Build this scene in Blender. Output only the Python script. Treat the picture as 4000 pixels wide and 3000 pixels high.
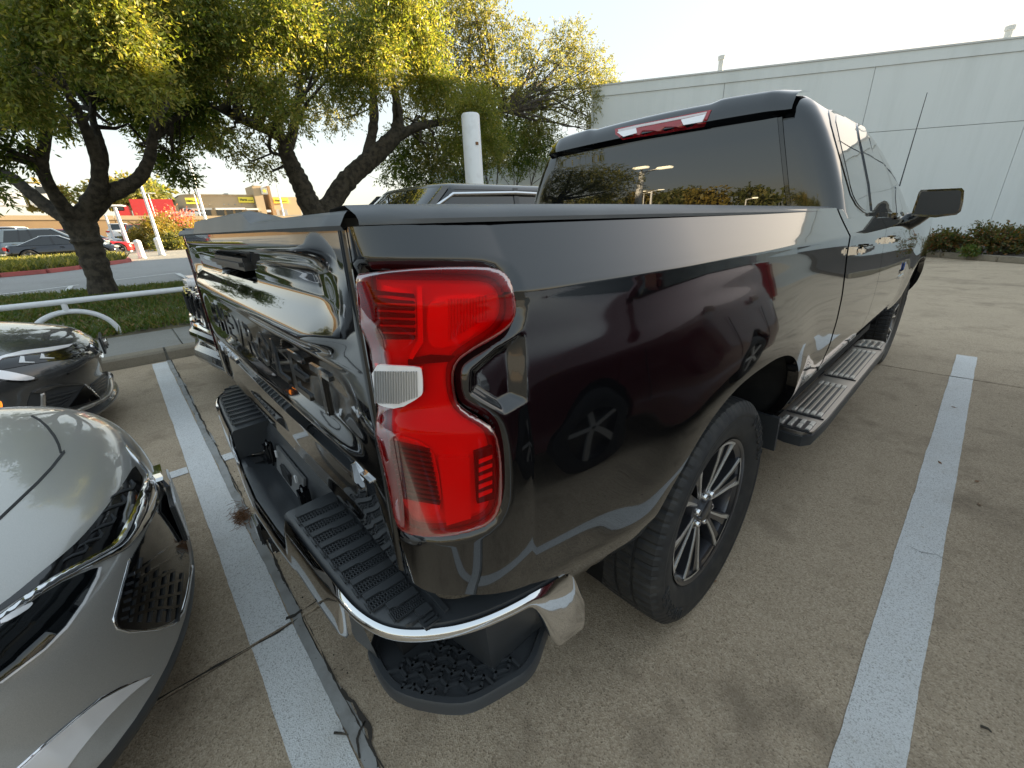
import bpy, bmesh, math, random
import numpy as np
from mathutils import Vector, Matrix
from mathutils.bvhtree import BVHTree
from mathutils.geometry import delaunay_2d_cdt
random.seed(7); RNG = np.random.default_rng(11)
SC = bpy.context.scene; COL = SC.collection
for o in list(bpy.data.objects): bpy.data.objects.remove(o)
# ------------------------------------------------------------------ camera
CAM_P = np.array([1.4063, -1.2794, 1.3717]); YAW, PITCH, ROLL = -0.8428, 0.3718, -0.0418
FPX = 1620.8 * 2212 / 4000                    # focal length in pixels of a 2212 wide picture
def _rot():
    cy, sy, cp, sp = math.cos(YAW), math.sin(YAW), math.cos(PITCH), math.sin(PITCH)
    f = np.array([sy * cp, cy * cp, -sp]); r = np.array([cy, -sy, 0.0]); u = np.cross(r, f)
    c, s = math.cos(ROLL), math.sin(ROLL)
    return c * r + s * u, -s * r + c * u, f
CR, CU, CF = _rot()
cam = bpy.data.cameras.new('camera'); camo = bpy.data.objects.new('camera', cam); COL.objects.link(camo)
camo.matrix_world = Matrix(((CR[0], CU[0], -CF[0], CAM_P[0]), (CR[1], CU[1], -CF[1], CAM_P[1]), (CR[2], CU[2], -CF[2], CAM_P[2]), (0, 0, 0, 1)))
cam.sensor_width = 36; cam.lens = 1620.8 / 4000 * 36; cam.clip_start = .02; cam.clip_end = 3000
SC.camera = camo
# ------------------------------------------------------------------ sky, sun, exposure
SUN_AZ, SUN_EL = math.radians(7), math.radians(8.5)
world = bpy.data.worlds.new('World'); SC.world = world; world.use_nodes = True
wn = world.node_tree; wn.nodes.clear()
wo = wn.nodes.new('ShaderNodeOutputWorld'); wb = wn.nodes.new('ShaderNodeBackground')
sky = wn.nodes.new('ShaderNodeTexSky'); sky.sky_type = 'NISHITA'; sky.sun_disc = False
sky.sun_elevation = SUN_EL; sky.sun_rotation = SUN_AZ; sky.air_density = 1.0; sky.dust_density = .8; sky.ozone_density = 2.0
sg = wn.nodes.new('ShaderNodeGamma'); sg.inputs[1].default_value = .11          # even compression of the whole sky, as the phone's picture does
hs = wn.nodes.new('ShaderNodeHueSaturation'); hs.inputs['Saturation'].default_value = 3.1
wn.links.new(sky.outputs[0], sg.inputs[0]); wn.links.new(sg.outputs[0], hs.inputs['Color'])
wm = wn.nodes.new('ShaderNodeMix'); wm.data_type = 'RGBA'; wm.blend_type = 'MULTIPLY'; wm.inputs[0].default_value = 1; wm.inputs[7].default_value = (1.06, 1, .94, 1)   # white balance
wn.links.new(hs.outputs[0], wm.inputs[6]); wn.links.new(wm.outputs[2], wb.inputs[0]); wn.links.new(wb.outputs[0], wo.inputs[0])
wb.inputs[1].default_value = 0.15
sl = bpy.data.lights.new('sun', 'SUN'); sl.energy = 4.2; sl.angle = math.radians(.6); sl.color = (1, .80, .52)
so = bpy.data.objects.new('sun', sl); COL.objects.link(so); so.location = (0, 40, 30)
sd = Vector((math.sin(SUN_AZ) * math.cos(SUN_EL), math.cos(SUN_AZ) * math.cos(SUN_EL), math.sin(SUN_EL)))
so.rotation_euler = sd.to_track_quat('Z', 'Y').to_euler()
SC.view_settings.view_transform = 'Standard'; SC.view_settings.look = 'None'
SC.view_settings.exposure = 2.75; SC.view_settings.gamma = 1; SC.view_settings.use_curve_mapping = False
SC.render.engine = 'CYCLES'
SC.cycles.max_bounces = 8; SC.cycles.transparent_max_bounces = 12; SC.cycles.use_denoising = True
SC.cycles.sample_clamp_indirect = 6
# ------------------------------------------------------------------ picture <-> place (pixels of a 2212 x 1659 picture)
def ray(px, py):
    d = CR * ((px - 1106) / FPX) - CU * ((py - 829.5) / FPX) + CF
    return d / np.linalg.norm(d)
def onX(px, py, X): d = ray(px, py); return CAM_P + d * ((X - CAM_P[0]) / d[0])
def onY(px, py, Y): d = ray(px, py); return CAM_P + d * ((Y - CAM_P[1]) / d[1])
def onZ(px, py, Z=0.): d = ray(px, py); return CAM_P + d * ((Z - CAM_P[2]) / d[2])
GX = [-3000, -400, -100, -60, -40, -26, -13.2, -12.9, -11.5, -8, -6.3, -5.0, -4.87, 3000]
GZ = [6.0, 3.0, 1.2, .70, .42, .33, .2, .2, .27, .17, .12, .09, -.012, -.012]
def gz(x): return float(np.interp(x, GX, GZ))
def onT(px, py):                                # where a ray meets the terrain
    d = ray(px, py); t0 = .5
    for t in np.arange(.5, 400, .25):
        P = CAM_P + d * t
        if P[2] < gz(P[0]): break
        t0 = t
    a, b = t0, t
    for _ in range(30):
        m = (a + b) / 2; P = CAM_P + d * m
        if P[2] < gz(P[0]): b = m
        else: a = m
    return CAM_P + d * a
def to_px(P):
    v = np.asarray(P) - CAM_P
    x, y, z = v @ CR, v @ CU, v @ CF
    z = np.where(np.abs(z) < 1e-6, 1e-6, z)
    return np.stack([1106 + FPX * x / z, 829.5 - FPX * y / z], -1)
def sdf(pts, poly):                             # signed distance to a polygon, positive outside
    pts = np.asarray(pts, float); poly = np.asarray(poly, float); n = len(poly)
    D = np.full(len(pts), 1e18); ins = np.zeros(len(pts), bool)
    for i in range(n):
        a, b = poly[i], poly[(i + 1) % n]; e = b - a; w = pts - a
        t = np.clip((w @ e) / max(e @ e, 1e-12), 0, 1); D = np.minimum(D, ((w - t[:, None] * e) ** 2).sum(1))
        c = (a[1] > pts[:, 1]) != (b[1] > pts[:, 1])
        with np.errstate(divide='ignore', invalid='ignore'):
            xi = a[0] + (pts[:, 1] - a[1]) * e[0] / (e[1] if abs(e[1]) > 1e-12 else 1e-12)
        ins ^= c & (pts[:, 0] < xi)
    return np.where(ins, -1, 1) * np.sqrt(D)
def sstep(a, b, x): t = np.clip((np.asarray(x, float) - a) / (b - a), 0, 1); return t * t * (3 - 2 * t)
# ------------------------------------------------------------------ materials
def mat(name, base=(.5, .5, .5), rough=.5, metal=0., coat=0., spec=.5, noise=None, bump=None, emit=None, spots=None):
    m = bpy.data.materials.new(name); m.use_nodes = True; nt = m.node_tree; b = nt.nodes['Principled BSDF']
    b.inputs['Base Color'].default_value = (*base, 1); b.inputs['Roughness'].default_value = rough
    b.inputs['Metallic'].default_value = metal; b.inputs['Coat Weight'].default_value = coat
    b.inputs['Coat Roughness'].default_value = .012; b.inputs['Coat IOR'].default_value = 1.52; b.inputs['Specular IOR Level'].default_value = spec
    tc = nt.nodes.new('ShaderNodeTexCoord')
    if noise:                                   # (scale, colour 2, contrast low, high)
        n = nt.nodes.new('ShaderNodeTexNoise'); n.inputs['Scale'].default_value = noise[0]; n.inputs['Detail'].default_value = 6
        r = nt.nodes.new('ShaderNodeMapRange'); r.inputs[1].default_value = noise[2]; r.inputs[2].default_value = noise[3]
        x = nt.nodes.new('ShaderNodeMix'); x.data_type = 'RGBA'
        x.inputs[6].default_value = (*base, 1); x.inputs[7].default_value = (*noise[1], 1)
        nt.links.new(tc.outputs['Object'], n.inputs['Vector']); nt.links.new(n.outputs['Fac'], r.inputs[0])
        nt.links.new(r.outputs[0], x.inputs[0]); nt.links.new(x.outputs[2], b.inputs['Base Color'])
    if bump:                                    # (scale, strength, distance)
        n = nt.nodes.new('ShaderNodeTexNoise'); n.inputs['Scale'].default_value = bump[0]; n.inputs['Detail'].default_value = 5
        bp = nt.nodes.new('ShaderNodeBump'); bp.inputs['Strength'].default_value = bump[1]; bp.inputs['Distance'].default_value = bump[2]
        nt.links.new(tc.outputs['Object'], n.inputs['Vector']); nt.links.new(n.outputs['Fac'], bp.inputs['Height'])
        nt.links.new(bp.outputs[0], b.inputs['Normal'])
    if emit: b.inputs['Emission Color'].default_value = (*emit[0], 1); b.inputs['Emission Strength'].default_value = emit[1]
    return m
def mat_concrete(name, c1, c2, c3, grain=1., stain=(.13, .115, .095), wear=.5):
    m = bpy.data.materials.new(name); m.use_nodes = True; nt = m.node_tree; b = nt.nodes['Principled BSDF']; N = nt.nodes.new; L = nt.links.new
    tc = N('ShaderNodeTexCoord'); geo = N('ShaderNodeNewGeometry')
    def noise(s, d=6, r=.6):
        n = N('ShaderNodeTexNoise'); n.inputs['Scale'].default_value = s; n.inputs['Detail'].default_value = d; n.inputs['Roughness'].default_value = r
        L(geo.outputs['Position'], n.inputs['Vector']); return n.outputs['Fac']
    def rng(x, a, c, lo=0, hi=1):
        r = N('ShaderNodeMapRange'); r.inputs[1].default_value = a; r.inputs[2].default_value = c; r.inputs[3].default_value = lo; r.inputs[4].default_value = hi; L(x, r.inputs[0]); return r.outputs[0]
    def mix(f, a, c):
        x = N('ShaderNodeMix'); x.data_type = 'RGBA'; L(f, x.inputs[0])
        for i, v in ((6, a), (7, c)):
            if isinstance(v, tuple): x.inputs[i].default_value = (*v, 1)
            else: L(v, x.inputs[i])
        return x.outputs[2]
    vo = N('ShaderNodeTexVoronoi'); vo.inputs['Scale'].default_value = 230 * grain; L(geo.outputs['Position'], vo.inputs['Vector'])
    sp = N('ShaderNodeSeparateColor'); L(vo.outputs['Color'], sp.inputs[0])
    col = mix(rng(noise(1.3, 8, .65), .35, .68), c1, c2)
    col = mix(rng(sp.outputs[0], .25, .95, 0, .6), col, c3)
    col = mix(rng(sp.outputs[1], .74, .98, 0, .6), col, (c1[0] * .3, c1[1] * .28, c1[2] * .25))
    col = mix(rng(noise(260 * grain, 3), .40, .7, 0, .35), col, (c1[0] * .42, c1[1] * .4, c1[2] * .37))
    col = mix(rng(noise(2.2, 9, .72), .52, .74, 0, wear), col, stain)
    col = mix(rng(noise(9, 6, .7), .56, .8, 0, wear * .7), col, stain)
    col = mix(rng(noise(.55, 9, .66), .53, .72, 0, wear), col, tuple(.8 * c for c in stain))
    L(col, b.inputs['Base Color']); b.inputs['Roughness'].default_value = .85; b.inputs['Specular IOR Level'].default_value = .3
    bp = N('ShaderNodeBump'); bp.inputs['Strength'].default_value = .5; bp.inputs['Distance'].default_value = .003
    ad = N('ShaderNodeMath'); ad.operation = 'ADD'; L(vo.outputs['Distance'], ad.inputs[0]); L(noise(60, 6), ad.inputs[1]); L(ad.outputs[0], bp.inputs['Height']); L(bp.outputs[0], b.inputs['Normal'])
    return m
def mat_leaf(name, c1, c2, c3, trans=.45, scale=1.3):
    m = bpy.data.materials.new(name); m.use_nodes = True; nt = m.node_tree; nt.nodes.clear(); N = nt.nodes.new; L = nt.links.new
    out = N('ShaderNodeOutputMaterial'); geo = N('ShaderNodeNewGeometry')
    n = N('ShaderNodeTexNoise'); n.inputs['Scale'].default_value = scale; n.inputs['Detail'].default_value = 3; L(geo.outputs['Position'], n.inputs['Vector'])
    r = N('ShaderNodeValToRGB'); r.color_ramp.elements[0].position = .35; r.color_ramp.elements[1].position = .7
    r.color_ramp.elements[0].color = (*c1, 1); r.color_ramp.elements[1].color = (*c2, 1); L(n.outputs['Fac'], r.inputs[0])
    x = N('ShaderNodeMix'); x.data_type = 'RGBA'; L(r.outputs[0], x.inputs[6]); x.inputs[7].default_value = (*c3, 1)
    rr = N('ShaderNodeMapRange'); rr.inputs[1].default_value = .55; rr.inputs[2].default_value = 1.; L(geo.outputs['Random Per Island'], rr.inputs[0]); L(rr.outputs[0], x.inputs[0])
    p = N('ShaderNodeBsdfPrincipled'); p.inputs['Roughness'].default_value = .45; p.inputs['Specular IOR Level'].default_value = .35; L(x.outputs[2], p.inputs['Base Color'])
    t = N('ShaderNodeBsdfTranslucent'); g = N('ShaderNodeMix'); g.data_type = 'RGBA'; g.blend_type = 'MULTIPLY'; g.inputs[0].default_value = 1; L(x.outputs[2], g.inputs[6]); g.inputs[7].default_value = (1.9, 1.7, .7, 1); L(g.outputs[2], t.inputs['Color'])
    ms = N('ShaderNodeMixShader'); ms.inputs[0].default_value = trans; L(p.outputs[0], ms.inputs[1]); L(t.outputs[0], ms.inputs[2]); L(ms.outputs[0], out.inputs[0])
    return m
def mat_lens(name, tint, rough=.02):                # thin tinted clear plastic
    m = bpy.data.materials.new(name); m.use_nodes = True; nt = m.node_tree; nt.nodes.clear(); N = nt.nodes.new; L = nt.links.new
    out = N('ShaderNodeOutputMaterial'); tr = N('ShaderNodeBsdfTransparent'); tr.inputs[0].default_value = (*tint, 1)
    gl = N('ShaderNodeBsdfGlossy'); gl.inputs['Roughness'].default_value = rough; gl.inputs['Color'].default_value = (.95, .95, .95, 1)
    f0 = N('ShaderNodeFresnel'); f0.inputs['IOR'].default_value = 1.38; fr = N('ShaderNodeMath'); fr.operation = 'MULTIPLY'; fr.inputs[1].default_value = .4; L(f0.outputs[0], fr.inputs[0])
    ms = N('ShaderNodeMixShader'); L(fr.outputs[0], ms.inputs[0]); L(tr.outputs[0], ms.inputs[1]); L(gl.outputs[0], ms.inputs[2]); L(ms.outputs[0], out.inputs[0])
    return m
def paint(name, c, metal=0., rough=.25, flake=None):
    return mat(name, c, rough, metal, 1.0, .5, noise=flake)
M = {}
M['black_paint'] = paint('black_paint', (.0035, .0035, .0042), rough=.06)
M['emboss'] = paint('black_embossed_paint', (.006, .006, .007), rough=.3)
M['silver_paint'] = paint('taupe_silver_paint', (.38, .365, .34), .3, .28, flake=(900, (.48, .46, .43), .35, .65))
M['grey_paint'] = paint('dark_grey_paint', (.05, .05, .05), .35, .25, flake=(900, (.08, .08, .08), .35, .65))
M['burgundy_paint'] = paint('burgundy_paint', (.11, .008, .016), .2, .2)
M['white_paint'] = paint('white_car_paint', (.75, .76, .78), rough=.25)
M['red_paint'] = paint('red_car_paint', (.5, .012, .012), .1, .25)
M['blue_grey_paint'] = paint('blue_grey_car_paint', (.12, .16, .2), .4, .25)
M['silver_car'] = paint('silver_car_paint', (.5, .5, .5), .5, .3)
M['maroon_paint'] = paint('maroon_car_paint', (.12, .015, .02), .2, .25)
M['navy_paint'] = paint('navy_black_car_paint', (.006, .008, .014), rough=.1)
M['glass'] = mat('dark_tinted_glass', (.004, .005, .006), .0, 0, 1., .5)
M['glass_grey'] = mat('smoked_side_glass', (.012, .013, .014), .01, 0, 1., .6)
M['chrome'] = mat('chrome', (.78, .78, .79), .05, 1.)
M['chrome_dark'] = mat('dark_chrome', (.25, .25, .26), .08, 1.)
M['satin'] = mat('brushed_satin_metal', (.62, .58, .54), .34, 1., bump=(300, .08, .001))
M['machined'] = mat('machined_alloy', (.78, .76, .72), .38, .8)
M['alloy_grey'] = mat('grey_alloy', (.09, .09, .1), .3, .8, .6)
M['plastic'] = mat('black_grained_plastic', (.036, .039, .043), .40, bump=(700, .25, .0008), noise=(14, (.035, .036, .038), .5, .8))
M['plastic_cap'] = mat('grey_black_plastic_cap', (.07, .075, .08), .42, bump=(500, .15, .0008), noise=(8, (.10, .102, .105), .45, .75))
M['gloss_black'] = mat('gloss_black_plastic', (.005, .005, .006), .08, 0, .6)
M['rubber'] = mat('tyre_rubber', (.02, .02, .021), .62, noise=(22, (.042, .04, .037), .45, .75), bump=(240, .15, .001))
M['liner'] = mat('black_wheel_liner', (.008, .008, .009), .7, noise=(14, (.02, .02, .02), .5, .8))
M['white_metal'] = mat('white_painted_metal', (.78, .79, .8), .4, noise=(6, (.66, .66, .66), .55, .8))
M['steel'] = mat('galvanised_steel', (.42, .42, .42), .45, .9)
M['red_lens'] = mat_lens('red_lamp_lens', (.93, .014, .022))
M['clear_lens'] = mat_lens('clear_lamp_lens', (.92, .93, .95))
M['lamp_white'] = mat('lamp_reflector', (.95, .92, .92), .2, .3)
M['lamp_pink'] = mat('lamp_housing', (.72, .66, .66), .4)
M['lamp_back'] = mat('lamp_back', (.30, .26, .26), .5)
M['lamp_dark'] = mat('lamp_dark_housing', (.10, .09, .09), .35)
M['red_solid'] = mat('red_plastic', (.35, .008, .012), .12, 0, 1.)
M['amber'] = mat('amber_plastic', (.8, .2, .02), .15, 0, 1., emit=((1, .25, .02), .25))
M['bark'] = mat('oak_bark', (.085, .072, .055), .95, noise=(9, (.035, .03, .024), .42, .62), bump=(30, 1., .03))
M['leaf'] = mat_leaf('oak_leaf', (.085, .13, .028), (.18, .21, .045), (.34, .31, .10), .5)
M['leaf_olive'] = mat_leaf('oak_leaf_olive', (.085, .11, .036), (.17, .18, .06), (.30, .27, .11), .5)
M['leaf_dark'] = mat_leaf('shrub_leaf', (.055, .10, .022), (.11, .165, .034), (.21, .23, .055), .5)
M['grass'] = mat_leaf('grass_blade', (.05, .095, .015), (.10, .15, .03), (.2, .17, .06), .3, 3.)
M['hedge'] = mat_leaf('hedge_leaf', (.05, .075, .02), (.10, .10, .03), (.22, .09, .03), .3, 3.)
M['pink_bloom'] = mat_leaf('pink_bloom', (.45, .12, .12), (.55, .2, .18), (.6, .3, .2), .3, 3.)
M['yellow_leaf'] = mat_leaf('golden_shrub_leaf', (.16, .14, .03), (.25, .2, .05), (.3, .22, .05), .35, 3.)
M['wall_white'] = mat('white_stucco_wall', (.68, .71, .71), .8, noise=(.55, (.58, .61, .605), .42, .8), bump=(60, .25, .004))
_nt = M['wall_white'].node_tree; _mp = _nt.nodes.new('ShaderNodeMapping'); _mp.inputs['Scale'].default_value = (2.2, 2.2, .22)
for _n in [n for n in _nt.nodes if n.type == 'TEX_NOISE' and n.inputs['Scale'].default_value < 1]: _n.inputs['Roughness'].default_value = .7; _nt.links.new(_mp.outputs[0], _n.inputs['Vector'])
_nt.links.new([n for n in _nt.nodes if n.type == 'TEX_COORD'][0].outputs['Object'], _mp.inputs['Vector'])
M['wall_cap'] = mat('parapet_cap', (.55, .56, .55), .6)
M['joint_dark'] = mat('joint_backing_grey', (.24, .25, .25), .9)  # dark backing that shows through the wall panel joints
M['tan_wall'] = mat('tan_stucco', (.50, .38, .24), .85, noise=(.12, (.44, .34, .22), .4, .7))
M['tan_block'] = mat('tan_block', (.36, .24, .13), .9, noise=(.3, (.30, .20, .12), .4, .7))
M['yellow_sign'] = mat('yellow_sign_panel', (.85, .72, .08), .5)
M['sign_black'] = mat('sign_black', (.02, .02, .02), .6)
M['sign_grey'] = mat('sign_grey', (.32, .34, .36), .6)
M['line_white'] = mat_concrete('white_road_paint', (.80, .80, .79), (.72, .715, .70), (.84, .84, .83), 1.3, stain=(.60, .57, .52), wear=.45)
_nt = M['line_white'].node_tree; _b = _nt.nodes['Principled BSDF']; _src = _b.inputs['Base Color'].links[0].from_socket      # chipped and worn through in places
_n = _nt.nodes.new('ShaderNodeTexNoise'); _n.inputs['Scale'].default_value = 38; _n.inputs['Detail'].default_value = 8; _n.inputs['Roughness'].default_value = .75
_g = _nt.nodes.new('ShaderNodeNewGeometry'); _r = _nt.nodes.new('ShaderNodeMapRange'); _r.inputs[1].default_value = .635; _r.inputs[2].default_value = .68
_x = _nt.nodes.new('ShaderNodeMix'); _x.data_type = 'RGBA'; _x.inputs[7].default_value = (.40, .34, .26, 1)
_nt.links.new(_g.outputs['Position'], _n.inputs['Vector']); _nt.links.new(_n.outputs['Fac'], _r.inputs[0]); _nt.links.new(_r.outputs[0], _x.inputs[0]); _nt.links.new(_src, _x.inputs[6]); _nt.links.new(_x.outputs[2], _b.inputs['Base Color'])
M['concrete'] = mat_concrete('aggregate_concrete', (.48, .375, .265), (.40, .31, .215), (.68, .56, .42), stain=(.19, .145, .10), wear=.66)
M['sidewalk'] = mat_concrete('sidewalk_concrete', (.34, .33, .305), (.30, .29, .265), (.37, .36, .33), 2., stain=(.22, .21, .19), wear=.35)
M['curb'] = mat_concrete('curb_concrete', (.33, .29, .225), (.26, .225, .17), (.38, .33, .26), 1.6, stain=(.13, .11, .085), wear=.6)
M['road'] = mat_concrete('road_concrete', (.36, .355, .345), (.32, .315, .305), (.39, .385, .375), 1.5, stain=(.27, .26, .25), wear=.4)
M['lit_lot'] = mat_concrete('far_lot_concrete', (.42, .39, .33), (.38, .35, .30), (.45, .42, .36), 1., stain=(.30, .28, .24), wear=.4)
M['earth'] = mat('earth', (.10, .08, .055), .95, noise=(3, (.16, .14, .08), .4, .7))
M['dirt'] = mat('joint_dirt', (.05, .042, .034), .95)
M['sealant'] = mat('grey_joint_sealant', (.33, .325, .31), .8, noise=(12, (.24, .23, .21), .45, .7), bump=(80, .4, .003))
M['mulch'] = mat('dark_mulch', (.045, .036, .03), .95, noise=(20, (.10, .075, .055), .4, .65), bump=(60, 1., .03))
M['needle'] = mat('dry_needles', (.22, .11, .05), .8)
M['red_curb'] = mat('red_curb_paint', (.5, .13, .12), .75, noise=(4, (.4, .12, .11), .45, .7))
M['plate'] = mat('number_plate_white', (.75, .75, .75), .4)
M['blue_badge'] = mat('blue_enamel', (.02, .1, .4), .2, 0, .8)
M['mirror'] = mat('mirror_glass', (.03, .032, .035), .35, .0, .0)
M['lamp_glow'] = mat('street_lamp_lens', (.8, .75, .6), .2, emit=((1, .85, .55), 1.5))
M['soffit_lamp'] = mat('soffit_lamp_lens', (.9, .85, .7), .3, emit=((1, .8, .5), 6))
M['skin_pale'] = mat('yellow_card', (.8, .45, .2), .6)
# ------------------------------------------------------------------ mesh helpers
def mesh_from(name, V, F, m, ang=35):
    me = bpy.data.meshes.new(name); me.from_pydata([tuple(map(float, v)) for v in V], [], [tuple(map(int, f)) for f in F])
    if m: me.materials.append(m)
    me.validate()
    if ang:
        me.shade_smooth()
        if ang < 180: me.set_sharp_from_angle(angle=math.radians(ang))
    return me
def fast_mesh(name, V, F, m, smooth=False):         # large meshes of equal-sized faces
    V = np.asarray(V, np.float32); F = np.asarray(F, np.int32); k = F.shape[1]
    me = bpy.data.meshes.new(name); me.vertices.add(len(V)); me.vertices.foreach_set('co', V.ravel())
    me.loops.add(F.size); me.loops.foreach_set('vertex_index', F.ravel())
    me.polygons.add(len(F)); me.polygons.foreach_set('loop_start', np.arange(0, F.size, k, dtype=np.int32)); me.polygons.foreach_set('loop_total', np.full(len(F), k, np.int32))
    me.update(calc_edges=True); me.materials.append(m)
    if smooth: me.shade_smooth()
    return me
def link(name, me, parent=None, loc=(0, 0, 0), rz=0):
    o = bpy.data.objects.new(name, me); COL.objects.link(o); o.location = loc; o.rotation_euler = (0, 0, rz)
    if parent: o.parent = parent
    return o
def tag(o, label=None, cat=None, group=None, kind=None):
    for k, v in (('label', label), ('category', cat), ('group', group), ('kind', kind)):
        if v: o[k] = v
    return o
def thing(name, label, cat, loc=(0, 0, 0), rz=0, group=None):
    return tag(link(name, None, None, loc, rz), label, cat, group)
class MB:
    def __init__(s): s.V = []; s.F = []
    def add(s, V, F):
        n = len(s.V); s.V += [tuple(v) for v in V]; s.F += [tuple(i + n for i in f) for f in F]; return s
    def box(s, c, d, rz=0, rx=0, ry=0):
        R = Matrix.Rotation(rz, 3, 'Z') @ Matrix.Rotation(ry, 3, 'Y') @ Matrix.Rotation(rx, 3, 'X')
        V = [Vector(c) + R @ Vector((sx * d[0] / 2, sy * d[1] / 2, sz * d[2] / 2)) for sx in (-1, 1) for sy in (-1, 1) for sz in (-1, 1)]
        return s.add(V, [(0, 1, 3, 2), (4, 6, 7, 5), (0, 4, 5, 1), (2, 3, 7, 6), (0, 2, 6, 4), (1, 5, 7, 3)])
    def bbox(s, c, d, b=.01):                       # box with chamfered vertical and horizontal edges
        bm = bmesh.new(); bmesh.ops.create_cube(bm, size=1); bmesh.ops.scale(bm, vec=d, verts=bm.verts)
        bmesh.ops.bevel(bm, geom=list(bm.edges), offset=b, segments=2, affect='EDGES'); bmesh.ops.translate(bm, vec=c, verts=bm.verts)
        bm.verts.index_update(); s.add([v.co[:] for v in bm.verts], [[v.index for v in f.verts] for f in bm.faces]); bm.free(); return s
    def tube(s, pts, rad, n=8, cap=True, squash=None):
        pts = [np.array(p, float) for p in pts]; rad = [rad] * len(pts) if np.isscalar(rad) else rad
        V = []; F = []; up = np.array([0.13, .21, .97]); prev = None
        for i, p in enumerate(pts):
            t = pts[min(i + 1, len(pts) - 1)] - pts[max(i - 1, 0)]; t = t / (np.linalg.norm(t) + 1e-12)
            a = prev - t * (prev @ t) if prev is not None else np.cross(up, t)
            if np.linalg.norm(a) < 1e-6: a = np.cross(np.array([1., 0, 0]), t)
            a /= np.linalg.norm(a); prev = a; b = np.cross(t, a)
            for k in range(n):
                w = 2 * math.pi * k / n; V.append(p + rad[i] * (a * math.cos(w) + b * math.sin(w)))
        for i in range(len(pts) - 1):
            for k in range(n): F.append((i * n + k, i * n + (k + 1) % n, (i + 1) * n + (k + 1) % n, (i + 1) * n + k))
        if cap: F.append(tuple(range(n))[::-1]); F.append(tuple((len(pts) - 1) * n + k for k in range(n)))
        return s.add(V, F)
    def lathe(s, prof, n=48, axis='x', c=(0, 0, 0), closed=False):   # prof: (along axis, radius)
        V = []; F = []; k = len(prof)
        for i in range(n):
            w = 2 * math.pi * i / n
            for (a, r) in prof:
                q = {'x': (a, r * math.cos(w), r * math.sin(w)), 'y': (r * math.cos(w), a, r * math.sin(w)), 'z': (r * math.cos(w), r * math.sin(w), a)}[axis]
                V.append((q[0] + c[0], q[1] + c[1], q[2] + c[2]))
        for i in range(n):
            for j in range(k if closed else k - 1): F.append((i * k + j, i * k + (j + 1) % k, ((i + 1) % n) * k + (j + 1) % k, ((i + 1) % n) * k + j))
        return s.add(V, F)
    def prism(s, poly, z0, z1, fn=None):            # polygon extruded; fn maps (u, v, w) to a place
        n = len(poly); fn = fn or (lambda u, v, w: (u, v, w))
        V = [fn(u, v, z0) for u, v in poly] + [fn(u, v, z1) for u, v in poly]
        F = [tuple(range(n))[::-1], tuple(range(n, 2 * n))] + [(i, (i + 1) % n, n + (i + 1) % n, n + i) for i in range(n)]
        return s.add(V, F)
    def grid(s, G):                                 # G: array [a][b][3]
        G = np.asarray(G); a, b = G.shape[:2]
        return s.add(G.reshape(-1, 3), [(i * b + j, (i + 1) * b + j, (i + 1) * b + j + 1, i * b + j + 1) for i in range(a - 1) for j in range(b - 1)])
    def mesh(s, name, m, ang=35): return mesh_from(name, s.V, s.F, m, ang)
    def build(s, name, m, parent=None, ang=35, base=None):
        V = s.V
        if parent is not None and base is None: base = parent.location if parent.parent is None else (0, 0, 0)
        if base is not None: V = [(v[0] - base[0], v[1] - base[1], v[2] - base[2]) for v in V]
        return link(name, mesh_from(name, V, s.F, m, ang), parent)
def clip_faces(V, F, f):                            # keep the part of a mesh where f >= 0, cutting faces along f = 0
    V = [tuple(v) for v in V]; f = list(map(float, f)); out = []; cut = {}; edge = []
    for fc in F:
        if all(f[i] >= 0 for i in fc): out.append(tuple(fc)); continue
        if all(f[i] < 0 for i in fc): continue
        poly = []; cuts = []
        for k in range(len(fc)):
            a, b = fc[k], fc[(k + 1) % len(fc)]
            if f[a] >= 0: poly.append(a)
            if (f[a] >= 0) != (f[b] >= 0):
                key = (min(a, b), max(a, b))
                if key not in cut:
                    t = f[a] / (f[a] - f[b]); cut[key] = len(V); V.append(tuple(V[a][q] + t * (V[b][q] - V[a][q]) for q in range(3))); f.append(0.)
                poly.append(cut[key]); cuts.append(cut[key])
        if len(poly) > 2: out.append(tuple(poly))
        if len(cuts) == 2: edge.append((cuts[0], cuts[1]))
    used = sorted({i for fc in out for i in fc}); mp = {j: i for i, j in enumerate(used)}
    return [V[i] for i in used], [tuple(mp[i] for i in fc) for fc in out], [(mp[a], mp[b]) for a, b in edge if a in mp and b in mp]
def add_lip(V, F, E, vec):                          # turn the cut edge inward
    V = list(V); F = list(F); mp = {}
    for a, b in E:
        for i in (a, b):
            if i not in mp:
                d = vec(V[i]) if callable(vec) else vec
                mp[i] = len(V); V.append(tuple(V[i][q] + d[q] for q in range(3)))
        F.append((a, b, mp[b], mp[a]))
    return V, F
def grid_faces(a, b): return [(i * b + j, (i + 1) * b + j, (i + 1) * b + j + 1, i * b + j + 1) for i in range(a - 1) for j in range(b - 1)]
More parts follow.
